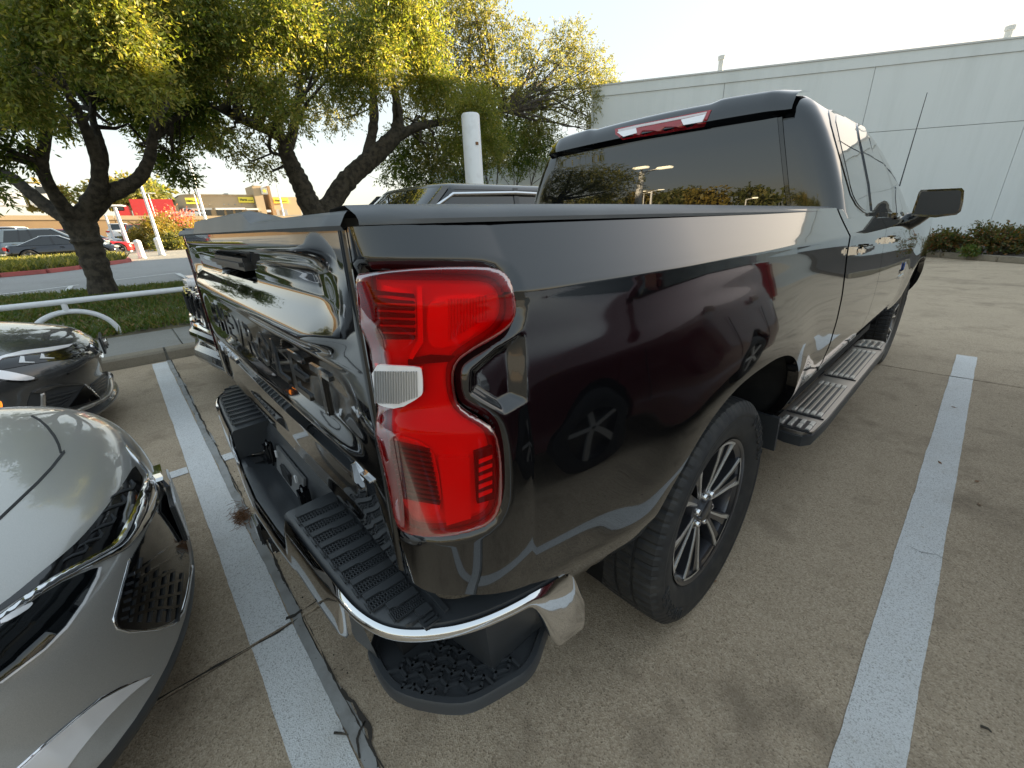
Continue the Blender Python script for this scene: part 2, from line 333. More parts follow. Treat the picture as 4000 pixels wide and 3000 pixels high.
def trace(name, poly, bvh, m, parent, off=.002, thick=.006, step=8, ang=30, mirror=False, offfn=None, skirt=None):
    """A raised piece that lies on a surface: its outline is sighted from the camera and set on that surface."""
    poly = np.asarray(poly, float); pts = []
    for i in range(len(poly)):
        a, b = poly[i], poly[(i + 1) % len(poly)]; n = max(1, int(np.ceil(np.linalg.norm(b - a) / step)))
        pts += [a + (b - a) * k / n for k in range(n)]
    nb = len(pts); lo, hi = poly.min(0), poly.max(0)
    gx, gy = np.meshgrid(np.arange(lo[0] + step / 2, hi[0], step), np.arange(lo[1] + step / 2, hi[1], step))
    g = np.stack([gx.ravel(), gy.ravel()], 1)
    if len(g): g = g[sdf(g, poly) < -step * .55]; pts += list(g)
    r = delaunay_2d_cdt([Vector(p) for p in pts], [], [list(range(nb))], 1, 1e-4)
    P2 = [np.array(v) for v in r[0]]; F = [tuple(f) for f in r[2]]
    top = []; nor = []; miss = []
    for i, q in enumerate(P2):
        d = ray(*q); h = bvh.ray_cast(Vector(CAM_P), Vector(d))
        if h[0] is None: top.append(None); nor.append(None); miss.append(i)
        else:
            n = np.array(h[1]); n = -n if n @ d > 0 else n; top.append(np.array(h[0])); nor.append(n)
    ok = [i for i in range(len(P2)) if top[i] is not None]
    if not ok: print('trace missed', name); return None
    for i in miss:
        j = min(ok, key=lambda k: ((P2[k] - P2[i]) ** 2).sum()); top[i] = CAM_P + ray(*P2[i]) * np.linalg.norm(top[j] - CAM_P); nor[i] = nor[j]
    sd_ = -sdf(P2, poly)
    if offfn is None and m.name in ('chrome', 'brushed_satin_metal'):    # bright trim has rounded edges
        wd = max(sd_.max(), 1e-3); offfn = lambda q, s: off * (1 - .75 * (1 - min(s / (wd * .9), 1)) ** 2); ang = 120
    offs = [offfn(P2[i], max(sd_[i], 0)) if offfn else off for i in range(len(P2))]
    A = [top[i] + nor[i] * offs[i] for i in range(len(P2))]; B = [top[i] + nor[i] * (offs[i] - thick) for i in range(len(P2))]
    n = len(A); V = A + B; cnt = {}
    for f in F:
        for k in range(len(f)):
            e = (f[k], f[(k + 1) % len(f)]); cnt[e] = cnt.get(e, 0) + 1
    W_ = [(a, n + a, n + b, b) for (a, b) in cnt if (b, a) not in cnt]; FF = list(F) + ([] if skirt else W_)
    base = parent.location if parent is not None and parent.parent is None else (0, 0, 0)
    V = [(v[0] - base[0], v[1] - base[1], v[2] - base[2]) for v in V]
    o = link(name, mesh_from(name, V, FF, m, ang), parent)
    if skirt: link(skirt[0], mesh_from(skirt[0], V, W_, skirt[1], 80), parent)
    if mirror: link(name, mesh_from(name, [(-v[0], v[1], v[2]) for v in V], [f[::-1] for f in FF], m, ang), parent)
    return o
def text_mesh(txt, name, m, width, height, depth=.004, shear=0., bold=0.):
    cu = bpy.data.curves.new(name, 'FONT'); cu.body = txt; cu.extrude = .02; cu.offset = bold; cu.align_x = 'CENTER'; cu.resolution_u = 3
    o = bpy.data.objects.new(name, cu); COL.objects.link(o); dg = bpy.context.evaluated_depsgraph_get()
    me = bpy.data.meshes.new_from_object(o.evaluated_get(dg)); bpy.data.objects.remove(o)
    co = np.array([v.co[:] for v in me.vertices]); lo, hi = co.min(0), co.max(0)
    co = (co - (lo + hi) / 2) / (hi - lo) * np.array([width, height, depth]); co[:, 0] += shear * co[:, 1]
    for v, c in zip(me.vertices, co): v.co = c
    me.materials.clear(); me.materials.append(m); return me
def bvh_of(V, F): return BVHTree.FromPolygons([Vector(v) for v in V], [tuple(f) for f in F])
def smooth_poly(p, n=2):                            # Chaikin corner cutting of a closed outline
    p = np.asarray(p, float)
    for _ in range(n):
        q = np.roll(p, -1, 0); p = np.stack([.75 * p + .25 * q, .25 * p + .75 * q], 1).reshape(-1, 2)
    return p
# ================================================================== the black pickup truck (base of the truck = world origin)
truck = thing('pickup_truck', 'glossy black pickup truck with red tail lamp, filling the picture from corner bumper to cab', 'pickup truck')
PZ = np.array([.40, .50, .56, .62, .70, .80, .92, 1.02, 1.12, 1.19, 1.235, 1.262, 1.30, 1.35, 1.40, 1.45])
PX = np.array([.85, .905, .945, .985, 1.016, 1.030, 1.034, 1.031, 1.021, 1.013, 1.0105, 1.010, .985, .955, .928, .905])
_z = np.linspace(.40, 1.45, 2101); _x = np.interp(_z, PZ, PX)
_k = np.exp(-.5 * (np.arange(-80, 81) * .0005 / .014) ** 2); _k /= _k.sum(); _xs = np.convolve(np.pad(_x, 80, 'edge'), _k, 'valid')
_w = np.exp(-((_z - 1.262) / .016) ** 2); _xs = _xs * (1 - .75 * _w) + _x * .75 * _w
def arch_m(Y, z, yc): return (np.abs((Y - yc) / .555) ** 2.7 + np.abs(np.maximum(z - .40, 0) / .553) ** 2.7) ** (1 / 2.7)
def xside(Y, z):
    Y = np.asarray(Y, float); z = np.asarray(z, float)
    x = np.interp(z - .02 * (.98 - Y) / 2 * (Y < .98), _z, _xs)
    x = x - .043 * np.clip((-.35 - Y) / .52, 0, 2) ** 2
    for yc in (.01, 3.745):
        d = (arch_m(Y, z, yc) - 1) * .55
        x = x + .018 * np.exp(-(np.maximum(d, 0) / .13) ** 2) * sstep(.38, .66, z)
    x = x - .03 * np.clip((Y - 4.1) / .5, 0, 2) ** 2
    return x
# ---- bed side with the rounded rear corner
uY = np.concatenate([np.linspace(.972, -.30, 90), np.linspace(-.31, -.868, 110)]); uT = np.linspace(0, math.pi / 2, 96)[1:]
zz = np.concatenate([np.linspace(.47, .86, 44), np.linspace(.863, 1.374, 160)])
def wrap(zv):
    n = len(uY) + len(uT); X = np.zeros((n, len(zv))); Y = np.zeros_like(X)
    for j, z in enumerate(zv):
        X[:len(uY), j] = xside(uY, z); Y[:len(uY), j] = uY
        xc = float(xside(-.868, z)); q = 2 / 2.35
        X[len(uY):, j] = .847 + (xc - .847) * np.cos(uT) ** q; Y[len(uY):, j] = -.868 - .184 * np.sin(uT) ** q
    return np.stack([X, Y, np.broadcast_to(zv, X.shape)], -1)
WG = wrap(zz); wF = grid_faces(*WG.shape[:2]); WV = WG.reshape(-1, 3); wrap_bvh = bvh_of(WV, wF)
def normals(G):
    a = np.gradient(G, axis=0); b = np.gradient(G, axis=1); n = np.cross(a, b); n /= np.linalg.norm(n, axis=-1, keepdims=True) + 1e-12
    return n
WN = normals(WG); WN = WN * np.sign((WN[60, 60] * np.array([1., 0, 0])).sum()); WN = WN.reshape(-1, 3)
LAMP = smooth_poly([(778, 591), (800, 589), (860, 584), (1000, 580), (1062, 583), (1092, 600), (1106, 640), (1108, 672), (1098, 702), (1072, 728), (1010, 765), (988, 783), (979, 812), (984, 860), (1000, 886), (1050, 911), (1066, 932), (1076, 980), (1079, 1040), (1077, 1088), (1056, 1124), (1000, 1144), (940, 1152), (885, 1145), (865, 1122), (850, 1040), (830, 948), (815, 880), (800, 760), (787, 680)], 1)
pxs = to_px(WV); sl_ = sdf(pxs, LAMP)
POCK = [(1018, 800), (1072, 752), (1128, 722), (1132, 770), (1136, 866), (1090, 892), (1052, 872), (1016, 850)]
sp_ = sdf(pxs, POCK)
near = (WV[:, 1] < -.5)
disp = np.where(near, -.014 * (1 - np.clip((sl_ - 6) / 26, 0, 1)) ** 2 - .018 * sstep(4, -22, sp_) * near, 0)
disp = np.where(sl_ < 6, -.014, disp)
WV2 = WV + WN * disp[:, None]
zb = .70 - .215 * sstep(-.80, -.715, WV[:, 1]) + .09 * np.clip((-.80 - WV[:, 1]) / .2, 0, 1)
keep = np.minimum.reduce([np.where(near, sl_ - 6, 1e3) * .001, (arch_m(WV[:, 1], WV[:, 2], .01) - 1) * .5 + (WV[:, 2] < .38) * 0, WV[:, 2] - zb])
V, F, E = clip_faces(WV2, wF, keep)
def lipvec(v):
    if math.hypot(v[1], v[2] - .4) < .68 and v[1] > -.62 and v[2] < .97: return (-.035, 0, 0)
    if v[2] < .80: return (-.03, .01, 0)
    return (-.03, .03, 0)
V, F = add_lip(V, F, E, lipvec)
link('bed_side', mesh_from('bed_side', V, F, M['black_paint'], 50), truck)
Vm = [(-v[0], v[1], v[2]) for v in V]
link('bed_side', mesh_from('bed_side', Vm, [f[::-1] for f in F], M['black_paint'], 50), truck)
# ---- rail caps, bed inside
for s in (1, -1):
    m = MB(); Ys = np.linspace(.985, -1.045, 60); G = []
    for Y in Ys:
        zt = 1.372 + .02 * (.98 - Y) / 2 * 0; x0 = float(xside(max(Y, -.868), 1.368)); x0 = x0 if Y > -.868 else .845 + (x0 - .845) * max(0., math.cos(math.asin(min(1, (-.868 - Y) / .184)))) ** .85
        zt = 1.352 + .019 * (.98 - Y) / 2
        G.append([(s * (x0 + .002), Y, zt + .004), (s * (x0 + .002), Y, zt + .010), (s * (x0 - .004), Y, zt + .0165), (s * (x0 - .034), Y, zt + .029), (s * (x0 - .085), Y, zt + .026), (s * (x0 - .10), Y, zt + .015), (s * (x0 - .10), Y, zt - .05)])
    m.grid(G); m.build('rail_cap', M['plastic_cap'], truck, 40)
    m = MB().box((s * .80, -.03, 1.10), (.02, 1.98, .52)); m.build('bed_inner_wall', M['black_paint'], truck, 0)
    m = MB().box((s * .60, 0, .93), (.36, .86, .18)); m.build('bed_wheel_tub', M['black_paint'], truck, 0)
MB().box((0, -.03, .84), (1.62, 1.98, .03)).build('bed_floor', M['plastic'], truck, 0)
MB().box((0, .965, 1.11), (1.62, .03, .52)).build('bed_front_wall', M['black_paint'], truck, 0)
# ---- tailgate
tx = np.concatenate([np.linspace(-.838, -.70, 24), np.linspace(-.68, .68, 90), np.linspace(.70, .838, 24)]); tz = np.linspace(.785, 1.372, 150)
TGz = np.array([.70, .76, .82, .90, .955, .975, .995, 1.03, 1.10, 1.155, 1.168, 1.18, 1.19, 1.205, 1.225, 1.245, 1.262, 1.285, 1.31, 1.325, 1.335, 1.345, 1.372])
TGd = np.array([.000, .004, .012, .014, .004, -.005, -.003, .006, .006, .002, -.006, -.018, -.022, -.020, -.006, .010, .018, .018, .014, .004, -.008, -.012, -.012])
_td = np.interp(np.linspace(.70, 1.372, 1345), TGz, TGd); kk = np.exp(-.5 * (np.arange(-20, 21) * .0005 / .0035) ** 2); kk /= kk.sum(); _td = np.convolve(np.pad(_td, 20, 'edge'), kk, 'valid')
def ytail(x, z):
    d = np.interp(z, np.linspace(.70, 1.372, 1345), _td); ax = np.abs(x)
    fade = 1 - sstep(.64, .81, ax + .10 * np.clip((1.21 - z) / .05, 0, 1) * (z > 1.16))
    edge = .0 + .012 * sstep(.82, .838, ax)
    return -1.052 + d * fade + edge - .006 * (1 - (ax / .84) ** 2)
TX, TZ = np.meshgrid(tx, tz, indexing='ij'); TY = ytail(TX, TZ)
hp = np.maximum(np.abs(TX) - .20, 0) ** 2 + np.maximum(np.abs(TZ - 1.292) - .012, 0) ** 2
TY = TY + .05 * (1 - sstep(.010, .022, np.sqrt(hp)))
m = MB().grid(np.stack([TX, TY, TZ], -1)); nV = len(m.V)
tail_bvh = bvh_of(m.V, m.F)
m.box((-.836, -1.015, 1.08), (.004, .07, .58)); m.box((.836, -1.015, 1.08), (.004, .07, .58)); m.box((0, -.985, 1.08), (1.67, .006, .58))
tg = m.build('tailgate', M['black_paint'], truck, 45)
MB().bbox((0, -1.040, 1.300), (.40, .05, .03), .01).build('tailgate_handle', M['plastic'], truck, 30)
m = MB(); G = []
for x in np.linspace(-.842, .842, 120):
    h = .022 * (1 - sstep(.33, .40, abs(x))); e = .012 * sstep(.80, .842, abs(x))
    G.append([(x, -1.066 + e, 1.370), (x, -1.070 + e, 1.376), (x, -1.062 + e, 1.389 + h), (x, -1.045, 1.394 + h), (x, -1.00, 1.393 + h * .6), (x, -.96, 1.390), (x, -.955, 1.36)])
m.grid(G); m.build('tailgate_cap', M['plastic_cap'], truck, 40)
MB().box((0, -.97, 1.37), (1.69, .05, .05)).build('tailgate_top_rail', M['plastic_cap'], truck, 0)
# seam shadows are real gaps: a dark body frame stands behind them
MB().box((.80, -.93, 1.02), (.06, .06, .70)).build('bed_end_post', M['liner'], truck, 0)
MB().box((-.80, -.93, 1.02), (.06, .06, .70)).build('bed_end_post', M['liner'], truck, 0)
# embossed and chrome lettering
letters = 'CHEVROLET'
for i, ch in enumerate(letters):
    xx = -.60 + 1.20 * i / 8; wd = .105 if ch not in 'L' else .095
    me = text_mesh(ch, 'embossed_letter', M['emboss'], wd, .098, .006, .04, .006)
    o = link('embossed_letter', me, tg, (xx, -1.0515, 1.078)); o.rotation_euler = (math.radians(90), 0, 0)
    bm = bmesh.new(); bm.from_mesh(me); bmesh.ops.bevel(bm, geom=[e for e in bm.edges if len(e.link_faces) == 2 and e.calc_face_angle(0) > 1 and max(v.co.z for v in e.verts) > 0 and min(v.co.z for v in e.verts) > 0], offset=.0014, segments=1, affect='EDGES'); bm.to_mesh(me); bm.free()
for i, ch in enumerate('SILVERADO'):
    me = text_mesh(ch, 'chrome_letter', M['chrome'], .030 if ch != 'I' else .010, .036, .010)
    o = link('chrome_letter', me, tg, (-.795 + .046 * i, -1.047, .925 - .0 * i)); o.rotation_euler = (math.radians(90), 0, 0)
for i, ch in enumerate('LT'):
    me = text_mesh(ch, 'chrome_letter', M['chrome'], .040, .044, .014, .12)
    o = link('chrome_letter', me, tg, (.705 + .044 * i, -1.052, .935)); o.rotation_euler = (math.radians(90), 0, 0)
# ---- tail lamp: clear red cover over a housing with reflectors
lamp_in = np.array(LAMP); cen = lamp_in.mean(0)
def lens_off(q, s):
    o = .006 + .012 * float(sstep(868, 935, q[1])) + .009 * float(1 - sstep(690, 760, q[1]))
    return o - .008 * (1 - min(s / 10, 1)) ** 2
lens = trace('tail_lamp', LAMP, wrap_bvh, M['red_lens'], truck, thick=0.030, step=6, ang=180, offfn=lens_off, skirt=('lamp_rim', M['red_solid']))
def hoff(q, s): return -.013 + .009 * float(sstep(868, 935, q[1]))
trace('lamp_back', LAMP, wrap_bvh, M['lamp_back'], lens, thick=.004, step=9, ang=180, offfn=lambda q, s: hoff(q, s) - .002)
_n = []
for i in range(len(LAMP)):
    e = LAMP[(i + 1) % len(LAMP)] - LAMP[i - 1]; nn = np.array([-e[1], e[0]]); nn /= np.linalg.norm(nn); _n.append(nn if sdf((LAMP[i] + nn * 3)[None], LAMP)[0] < 0 else -nn)
trace('lamp_housing', LAMP + np.array(_n) * 16, wrap_bvh, M['lamp_pink'], lens, thick=.003, step=9, ang=180, offfn=hoff)
def lamp_piece(nm, poly, mm, off, th=.004, st=8): return trace(nm, poly, wrap_bvh, M[mm], lens, off, th, st, 30)
lamp_piece('upper_reflector', smooth_poly([(797, 612), (885, 625), (897, 640), (897, 735), (880, 745), (812, 745)], 1), 'lamp_white', -.010)
for i in range(7): lamp_piece('reflector_rib', [(800 + i * 1.5, 628 + i * 16), (893, 634 + i * 15.5), (894, 641 + i * 15.5), (801 + i * 1.5, 637 + i * 16)], 'lamp_dark', -.001, .008)
lamp_piece('lamp_divider', [(900, 618), (912, 618), (914, 740), (890, 778), (880, 774), (902, 735)], 'lamp_white', -.002, .008)
lamp_piece('side_reflector', smooth_poly([(925, 640), (1000, 628), (1060, 632), (1060, 690), (1010, 742), (940, 760), (920, 735)], 1), 'lamp_white', -.009)
for i in range(13): lamp_piece('reflector_rib', [(972 + i * 7, 640), (974 + i * 7, 640), (974 + i * 7, 738 - i * 4.), (972 + i * 7, 738 - i * 4.)], 'lamp_pink', -.006, .003)
lamp_piece('lamp_shelf', [(880, 778), (930, 768), (985, 770), (972, 782), (880, 790)], 'lamp_dark', -.002)
lamp_piece('lower_reflector', smooth_poly([(845, 935), (925, 960), (945, 1000), (958, 1095), (930, 1120), (880, 1105), (862, 1040)], 1), 'lamp_white', .002)
for i in range(12): lamp_piece('reflector_rib', [(850 + i * 2.2, 948 + i * 10.5), (930 + i * 2, 966 + i * 10.2), (931 + i * 2, 971 + i * 10.2), (851 + i * 2.2, 954 + i * 10.5)], 'lamp_dark', .009, .006)
lamp_piece('lamp_pillar', [(948, 985), (1012, 985), (1016, 1115), (966, 1130)], 'lamp_pink', .006, .01)
lamp_piece('side_marker_housing', [(1024, 975), (1062, 962), (1066, 1075), (1030, 1085)], 'lamp_dark', .004, .008)
for i in range(5): lamp_piece('reflector_rib', [(1032, 990 + i * 18), (1060, 980 + i * 18), (1060, 987 + i * 18), (1032, 999 + i * 18)], 'lamp_white', .006, .003)
rv = smooth_poly([(813, 784), (868, 786), (908, 789), (914, 796), (917, 842), (912, 852), (869, 879), (832, 872), (824, 862)], 1)
trace('reversing_lamp', rv, wrap_bvh, M['lamp_white'], lens, .0095, .006, 6, 30)
for i in range(17):
    x = 822 + i * 5.0; trace('lens_flute', [(x, 797), (x + 2.3, 797), (x + 4.5, 866 - .1 * i * 0 - max(0, i - 9) * 2), (x + 2.2, 866 - max(0, i - 9) * 2)], wrap_bvh, M['steel'], lens, .0115, .003, 12, 30)
trace('reversing_lamp_rim', [(811, 783), (816, 783), (833, 868), (869, 875), (910, 848), (912, 796), (868, 790), (868, 786), (914, 791), (918, 846), (869, 881), (827, 872)], wrap_bvh, M['chrome'], lens, .0125, .004, 8, 30)
# left tail lamp, plain
xs_, zs_ = [], []
o = link('tail_lamp', None, truck); 
mm_ = MB(); zl = np.linspace(.87, 1.32, 30); GG = wrap(zl)[-52:]; GG = GG.copy(); GG[..., 0] = -(GG[..., 0] + .006); GG[..., 1] -= .004
bpy.data.objects.remove(o); mm_.grid(GG).build('tail_lamp', M['red_solid'], truck, 60)
# ---- cab lower sides: doors and front wings
def side_panel(nm, y0, y1, zlo=.50, zhi=1.368, arch=None, s=1, zcut=None):
    ys = np.linspace(y0, y1, max(20, int(abs(y1 - y0) / .022))); zs = np.linspace(zlo, zhi, 76)
    YY, ZZ = np.meshgrid(ys, zs, indexing='ij'); G = np.stack([xside(YY, ZZ), YY, ZZ], -1); V = G.reshape(-1, 3); F = grid_faces(*G.shape[:2])
    keep = np.full(len(V), 1.)
    if arch is not None: keep = np.minimum(keep, (arch_m(V[:, 1], V[:, 2], arch) - 1) * .5)
    V, F, E = clip_faces(V, F, keep)
    V, F = add_lip(V, F, E, (-.035, 0, 0))
    n0 = len(V); mbx = MB(); mbx.add(V, F)
    for yy in (y0, y1):                             # returned edges along the seams
        mbx.grid([[(float(xside(yy, z)), yy, z), (float(xside(yy, z)) - .03, yy, z)] for z in zs])
    V = [(s * v[0], v[1], v[2]) for v in mbx.V]
    return link(nm, mesh_from(nm, V, mbx.F, M['black_paint'], 40), truck)
for s in (1, -1):
    dr = side_panel('rear_door', 1.000, 1.846, s=s); df = side_panel('front_door', 1.852, 2.996, s=s)
    side_panel('front_wing', 3.002, 4.62, arch=3.745, s=s, zhi=1.30)
    for d, y in ((dr, 1.20), (df, 1.98)):
        xh = float(xside(y, 1.19))
        MB().bbox((s * (xh + .030), y, 1.197), (.022, .22, .030), .008).build('door_handle', M['chrome'], d, 30, (0, 0, 0))
        MB().bbox((s * (xh + .008), y - .10, 1.197), (.035, .03, .034), .008).build('handle_foot', M['chrome'], d, 30, (0, 0, 0))
        MB().bbox((s * (xh + .008), y + .10, 1.197), (.035, .03, .034), .008).build('handle_foot', M['chrome'], d, 30, (0, 0, 0))
        MB().bbox((s * (xh + .029), y, 1.197), (.026, .12, .020), .005).build('handle_inlay', M['gloss_black'], d, 30, (0, 0, 0))
    # badge on the front door
    bx = float(xside(2.80, .93))
    b = MB().bbox((s * (bx + .004), 2.80, .905), (.008, .20, .022), .003).build('door_badge', M['chrome'], df, 30, (0, 0, 0))
    MB().bbox((s * (bx + .004), 2.83, .965), (.008, .07, .07), .006).build('badge_emblem', M['blue_badge'], df, 30, (0, 0, 0))
    MB().bbox((s * (bx + .006), 2.76, .94), (.008, .12, .030), .004).build('badge_bar', M['chrome'], df, 30, (0, 0, 0))
    # dark sill, wheel liners
    MB().box((s * .90, 1.95, .56), (.06, 1.95, .16)).build('rocker_sill', M['liner'], truck, 0)
    MB().box((s * .90, .986, .88), (.08, .012, .74)).build('cab_seam_filler', M['liner'], truck, 0)
    for yc, nm in ((.01, 'wheel_liner'), (3.745, 'wheel_liner')):
        m = MB(); G = []
        for a in np.linspace(-.22, math.pi - .12, 40):
            ca, sa = math.cos(a), math.sin(a); q = (abs(ca) ** 2.7 + abs(sa) ** 2.7) ** (-1 / 2.7)
            y, z = yc + .575 * q * ca, .40 + .575 * q * sa
            G.append([(s * (min(float(xside(y, min(max(z, .5), 1.3))), 1.03) - .030), y, z), (s * .93, y, z), (s * .55, y, z)])
        m.grid(G).build(nm, M['liner'], truck, 60)
        m = MB().grid([[(s * .552, yc + .6 * t, z) for z in (.2, .6, 1.0)] for t in np.linspace(-1, 1, 6)]); m.build('liner_back', M['liner'], truck, 0)
    MB().box((s * .90, .56, .50), (.20, .02, .16), rx=.12).build('mud_guard', M['plastic'], truck, 0)
MB().lathe([(0, .012), (.006, .01), (.008, 0)], 12, 'x', (.56, .2, .84)).build('liner_clip', M['plastic'], truck, 60)
# ---- greenhouse (nested rounded outlines)
def cab_ring(z, w, yr, yf, rr=.07, rf=.16):
    P = []
    P += [(x, yr + .018 * 0 - .012 * (1 - (x / w) ** 2)) for x in np.linspace(0, w - rr, 14)]
    P += [(w - rr + rr * math.sin(a), yr + rr - rr * math.cos(a)) for a in np.linspace(.15, math.pi / 2, 9)]
    P += [(w - .004 * math.sin(math.pi * t), yr + rr + (yf - rf * 1.6 - yr - rr) * t) for t in np.linspace(.04, 1, 26)]
    P += [(w - rf + rf * math.cos(a), yf - rf * 1.6 + rf * 1.6 * math.sin(a)) for a in np.linspace(.12, math.pi / 2, 10)]
    P += [(x, yf + .10 * (1 - (x / (w - rf)) ** 2)) for x in np.linspace(w - rf, 0, 12)[1:]]
    P += [(-x, y) for x, y in P[-2:0:-1]]
    return [(x, y, z) for x, y in P]
LV = [(1.33, .968, 1.03, 3.22), (1.36, .953, 1.03, 3.16), (1.40, .941, 1.03, 3.09), (1.45, .925, 1.03, 3.00), (1.52, .898, 1.031, 2.87), (1.60, .865, 1.034, 2.74), (1.68, .826, 1.038, 2.61), (1.74, .792, 1.045, 2.51), (1.785, .762, 1.06, 2.43), (1.815, .735, 1.08, 2.36), (1.840, .700, 1.11, 2.29), (1.860, .65, 1.16, 2.20), (1.876, .57, 1.26, 2.10), (1.888, .42, 1.40, 1.98), (1.893, .2, 1.6, 1.85)]
CG = np.array([cab_ring(z, w, a, b, min(.07, w * .3), min(.16, w * .35)) for z, w, a, b in LV]); nr = CG.shape[1]
CG = np.concatenate([CG, CG[:, :1]], 1); cV = CG.reshape(-1, 3); cF = grid_faces(*CG.shape[:2]) + [tuple((len(LV) - 1) * (nr + 1) + k for k in range(nr))]
cab_bvh = bvh_of(cV, cF)
cabo = link('cab', mesh_from('cab', cV, cF, M['black_paint'], 60), truck)
r8 = lambda pts: [(1714.3 + .175 * a, 193.55 + .175 * b) for a, b in pts]
def cab_piece(nm, pts, mm, off, th=.006, st=7, ang=40, sm=0): return trace(nm, smooth_poly(r8(pts), sm) if sm else r8(pts), cab_bvh, M[mm], cabo, off, th, st, ang, True)
cab_piece('window_seal', [(425, 255), (480, 258), (605, 328), (760, 415), (845, 490), (950, 620), (1070, 820), (1155, 995), (1212, 1165), (1300, 1330), (1345, 1480), (1310, 1545), (1180, 1545), (900, 1530), (860, 1515), (770, 1430), (700, 1300), (620, 1020), (540, 740), (460, 440)], 'gloss_black', .003)
gl1 = cab_piece('rear_side_window', [(490, 300), (600, 345), (690, 395), (755, 440), (770, 640), (830, 910), (878, 1200), (890, 1500), (840, 1480), (770, 1405), (705, 1270), (650, 1010), (575, 700)], 'glass_grey', .005, sm=1)
cab_piece('door_pillar', [(770, 425), (860, 480), (905, 610), (975, 860), (1025, 1180), (1052, 1500), (950, 1500), (915, 1180), (850, 850), (795, 600)], 'black_paint', .008, .006)
cab_piece('front_side_window', [(925, 600), (985, 680), (1070, 860), (1140, 1030), (1190, 1200), (1205, 1520), (1065, 1510), (1030, 1190), (980, 860)], 'glass_grey', .005)
cab_piece('quarter_glass', [(1255, 1200), (1290, 1340), (1325, 1470), (1300, 1520), (1265, 1520), (1250, 1340)], 'glass_grey', .005)
cab_piece('window_sill_trim', [(900, 1530), (1180, 1530), (1310, 1528), (1345, 1500), (1375, 1540), (1310, 1585), (1180, 1585), (900, 1570)], 'black_paint', .010, .006)
# rear window with dark band, roof visor and high lamp
def rear_y(x, z): return float(np.interp(z, [1.33, 1.52, 1.60, 1.68, 1.74], [1.03, 1.031, 1.034, 1.038, 1.045])) - .012 * (1 - (x / .92) ** 2)
def rear_patch(nm, poly, mm, off, parent):
    m = MB(); n = 28; zs = sorted({z for x, z in poly}); z0, z1 = zs[0], zs[-1]; G = []
    lx = sorted([(z, x) for x, z in poly if x < 0]); rx_ = sorted([(z, x) for x, z in poly if x > 0])
    for z in np.linspace(z0, z1, 14):
        a = np.interp(z, [q[0] for q in lx], [q[1] for q in lx]); b = np.interp(z, [q[0] for q in rx_], [q[1] for q in rx_])
        G.append([(x, rear_y(x, z) - off, z) for x in np.linspace(a, b, n)])
    return m.grid(G).build(nm, M[mm], parent, 180, (0, 0, 0))
rear_patch('rear_window_seal', [(-.775, 1.34), (-.655, 1.765), (.775, 1.34), (.655, 1.765)], 'gloss_black', .004, cabo)
rear_patch('rear_window', [(-.755, 1.35), (-.64, 1.755), (.755, 1.35), (.64, 1.755)], 'glass', .007, cabo)
m = MB(); G = []
for x in np.linspace(-.70, .70, 60):
    c = .030 * (1 - (x / .7) ** 2) - .004; t = .03 * sstep(.60, .70, abs(x)); e = .012 * (sstep(.33, .40, abs(x)) - sstep(.60, .70, abs(x)))
    G.append([(x, 1.04, 1.752 + c * .3), (x, .992 + t, 1.765 + c * .35), (x, .975 + t, 1.775 + c * .4), (x, .978 + t, 1.79 + c * .5), (x, 1.005 + t, 1.832 + c + e), (x, 1.03 + t, 1.846 + c + e), (x, 1.10, 1.858 + c + e), (x, 1.2, 1.866 + c)])
m.grid(G); vis = m.build('roof_visor', M['black_paint'], truck, 40); vis_bvh = bvh_of(m.V, m.F)
trace('high_brake_lamp', [(1329, 279), (1537, 238), (1531, 252), (1522, 272), (1345, 301), (1330, 291)], vis_bvh, M['red_solid'], truck, .004, .01, 8, 30)
trace('cargo_lamp', [(1334, 287), (1375, 278), (1377, 288), (1348, 296)], vis_bvh, M['lamp_white'], truck, .007, .006, 8, 30)
trace('cargo_lamp', [(1472, 260), (1526, 248), (1518, 264), (1478, 271)], vis_bvh, M['lamp_white'], truck, .007, .006, 8, 30)
trace('lamp_strip', [(1336, 281), (1375, 272), (1470, 254), (1528, 243), (1526, 247), (1470, 259), (1377, 277), (1337, 286)], vis_bvh, M['lamp_pink'], truck, .0065, .006, 8, 30)
for s in (1, -1):                                   # gutter strip along the roof
    # door mirror
    px_ = [(1968, 466), (1972, 452), (1980, 430), (1984, 416), (1989, 410), (2078, 406), (2083, 412), (2081, 436), (2076, 456), (2066, 464), (2020, 470)]
    P = [onY(a, b, 2.72) for a, b in px_]; C = np.mean(P, 0)
    m = MB(); R_ = []
    for t, dy in ((1, 0), (1.0, .03), (.95, .09), (.8, .14), (.45, .165)): R_.append([(s * (C[0] + (p_[0] - C[0]) * t), 2.72 + dy, C[2] + (p_[2] - C[2]) * t) for p_ in P])
    n = len(P); V = [v for r in R_ for v in r]; F = [(i * n + k, i * n + (k + 1) % n, (i + 1) * n + (k + 1) % n, (i + 1) * n + k) for i in range(4) for k in range(n)] + [tuple(range(4 * n, 5 * n)), tuple(range(n))]
    mo = link('door_mirror', mesh_from('door_mirror', V, F, M['black_paint'], 35), truck)
    m = MB(); m.add([(s * (C[0] + (p_[0] - C[0]) * .9), 2.716, C[2] + (p_[2] - C[2]) * .86) for p_ in P], [tuple(range(n))]); m.build('mirror_glass', M['mirror'], mo, 0, (0, 0, 0))
    m = MB().tube([(s * .985, 2.80, 1.265), (s * 1.03, 2.79, 1.29), (s * 1.09, 2.77, 1.335)], [.06, .05, .035], 10); m.build('mirror_arm', M['gloss_black'], mo, 60, (0, 0, 0))
MB().tube([onX(1943, 402, .9), onX(2003, 200, .9)], [.004, .0022], 6).build('antenna', M['plastic'], truck)
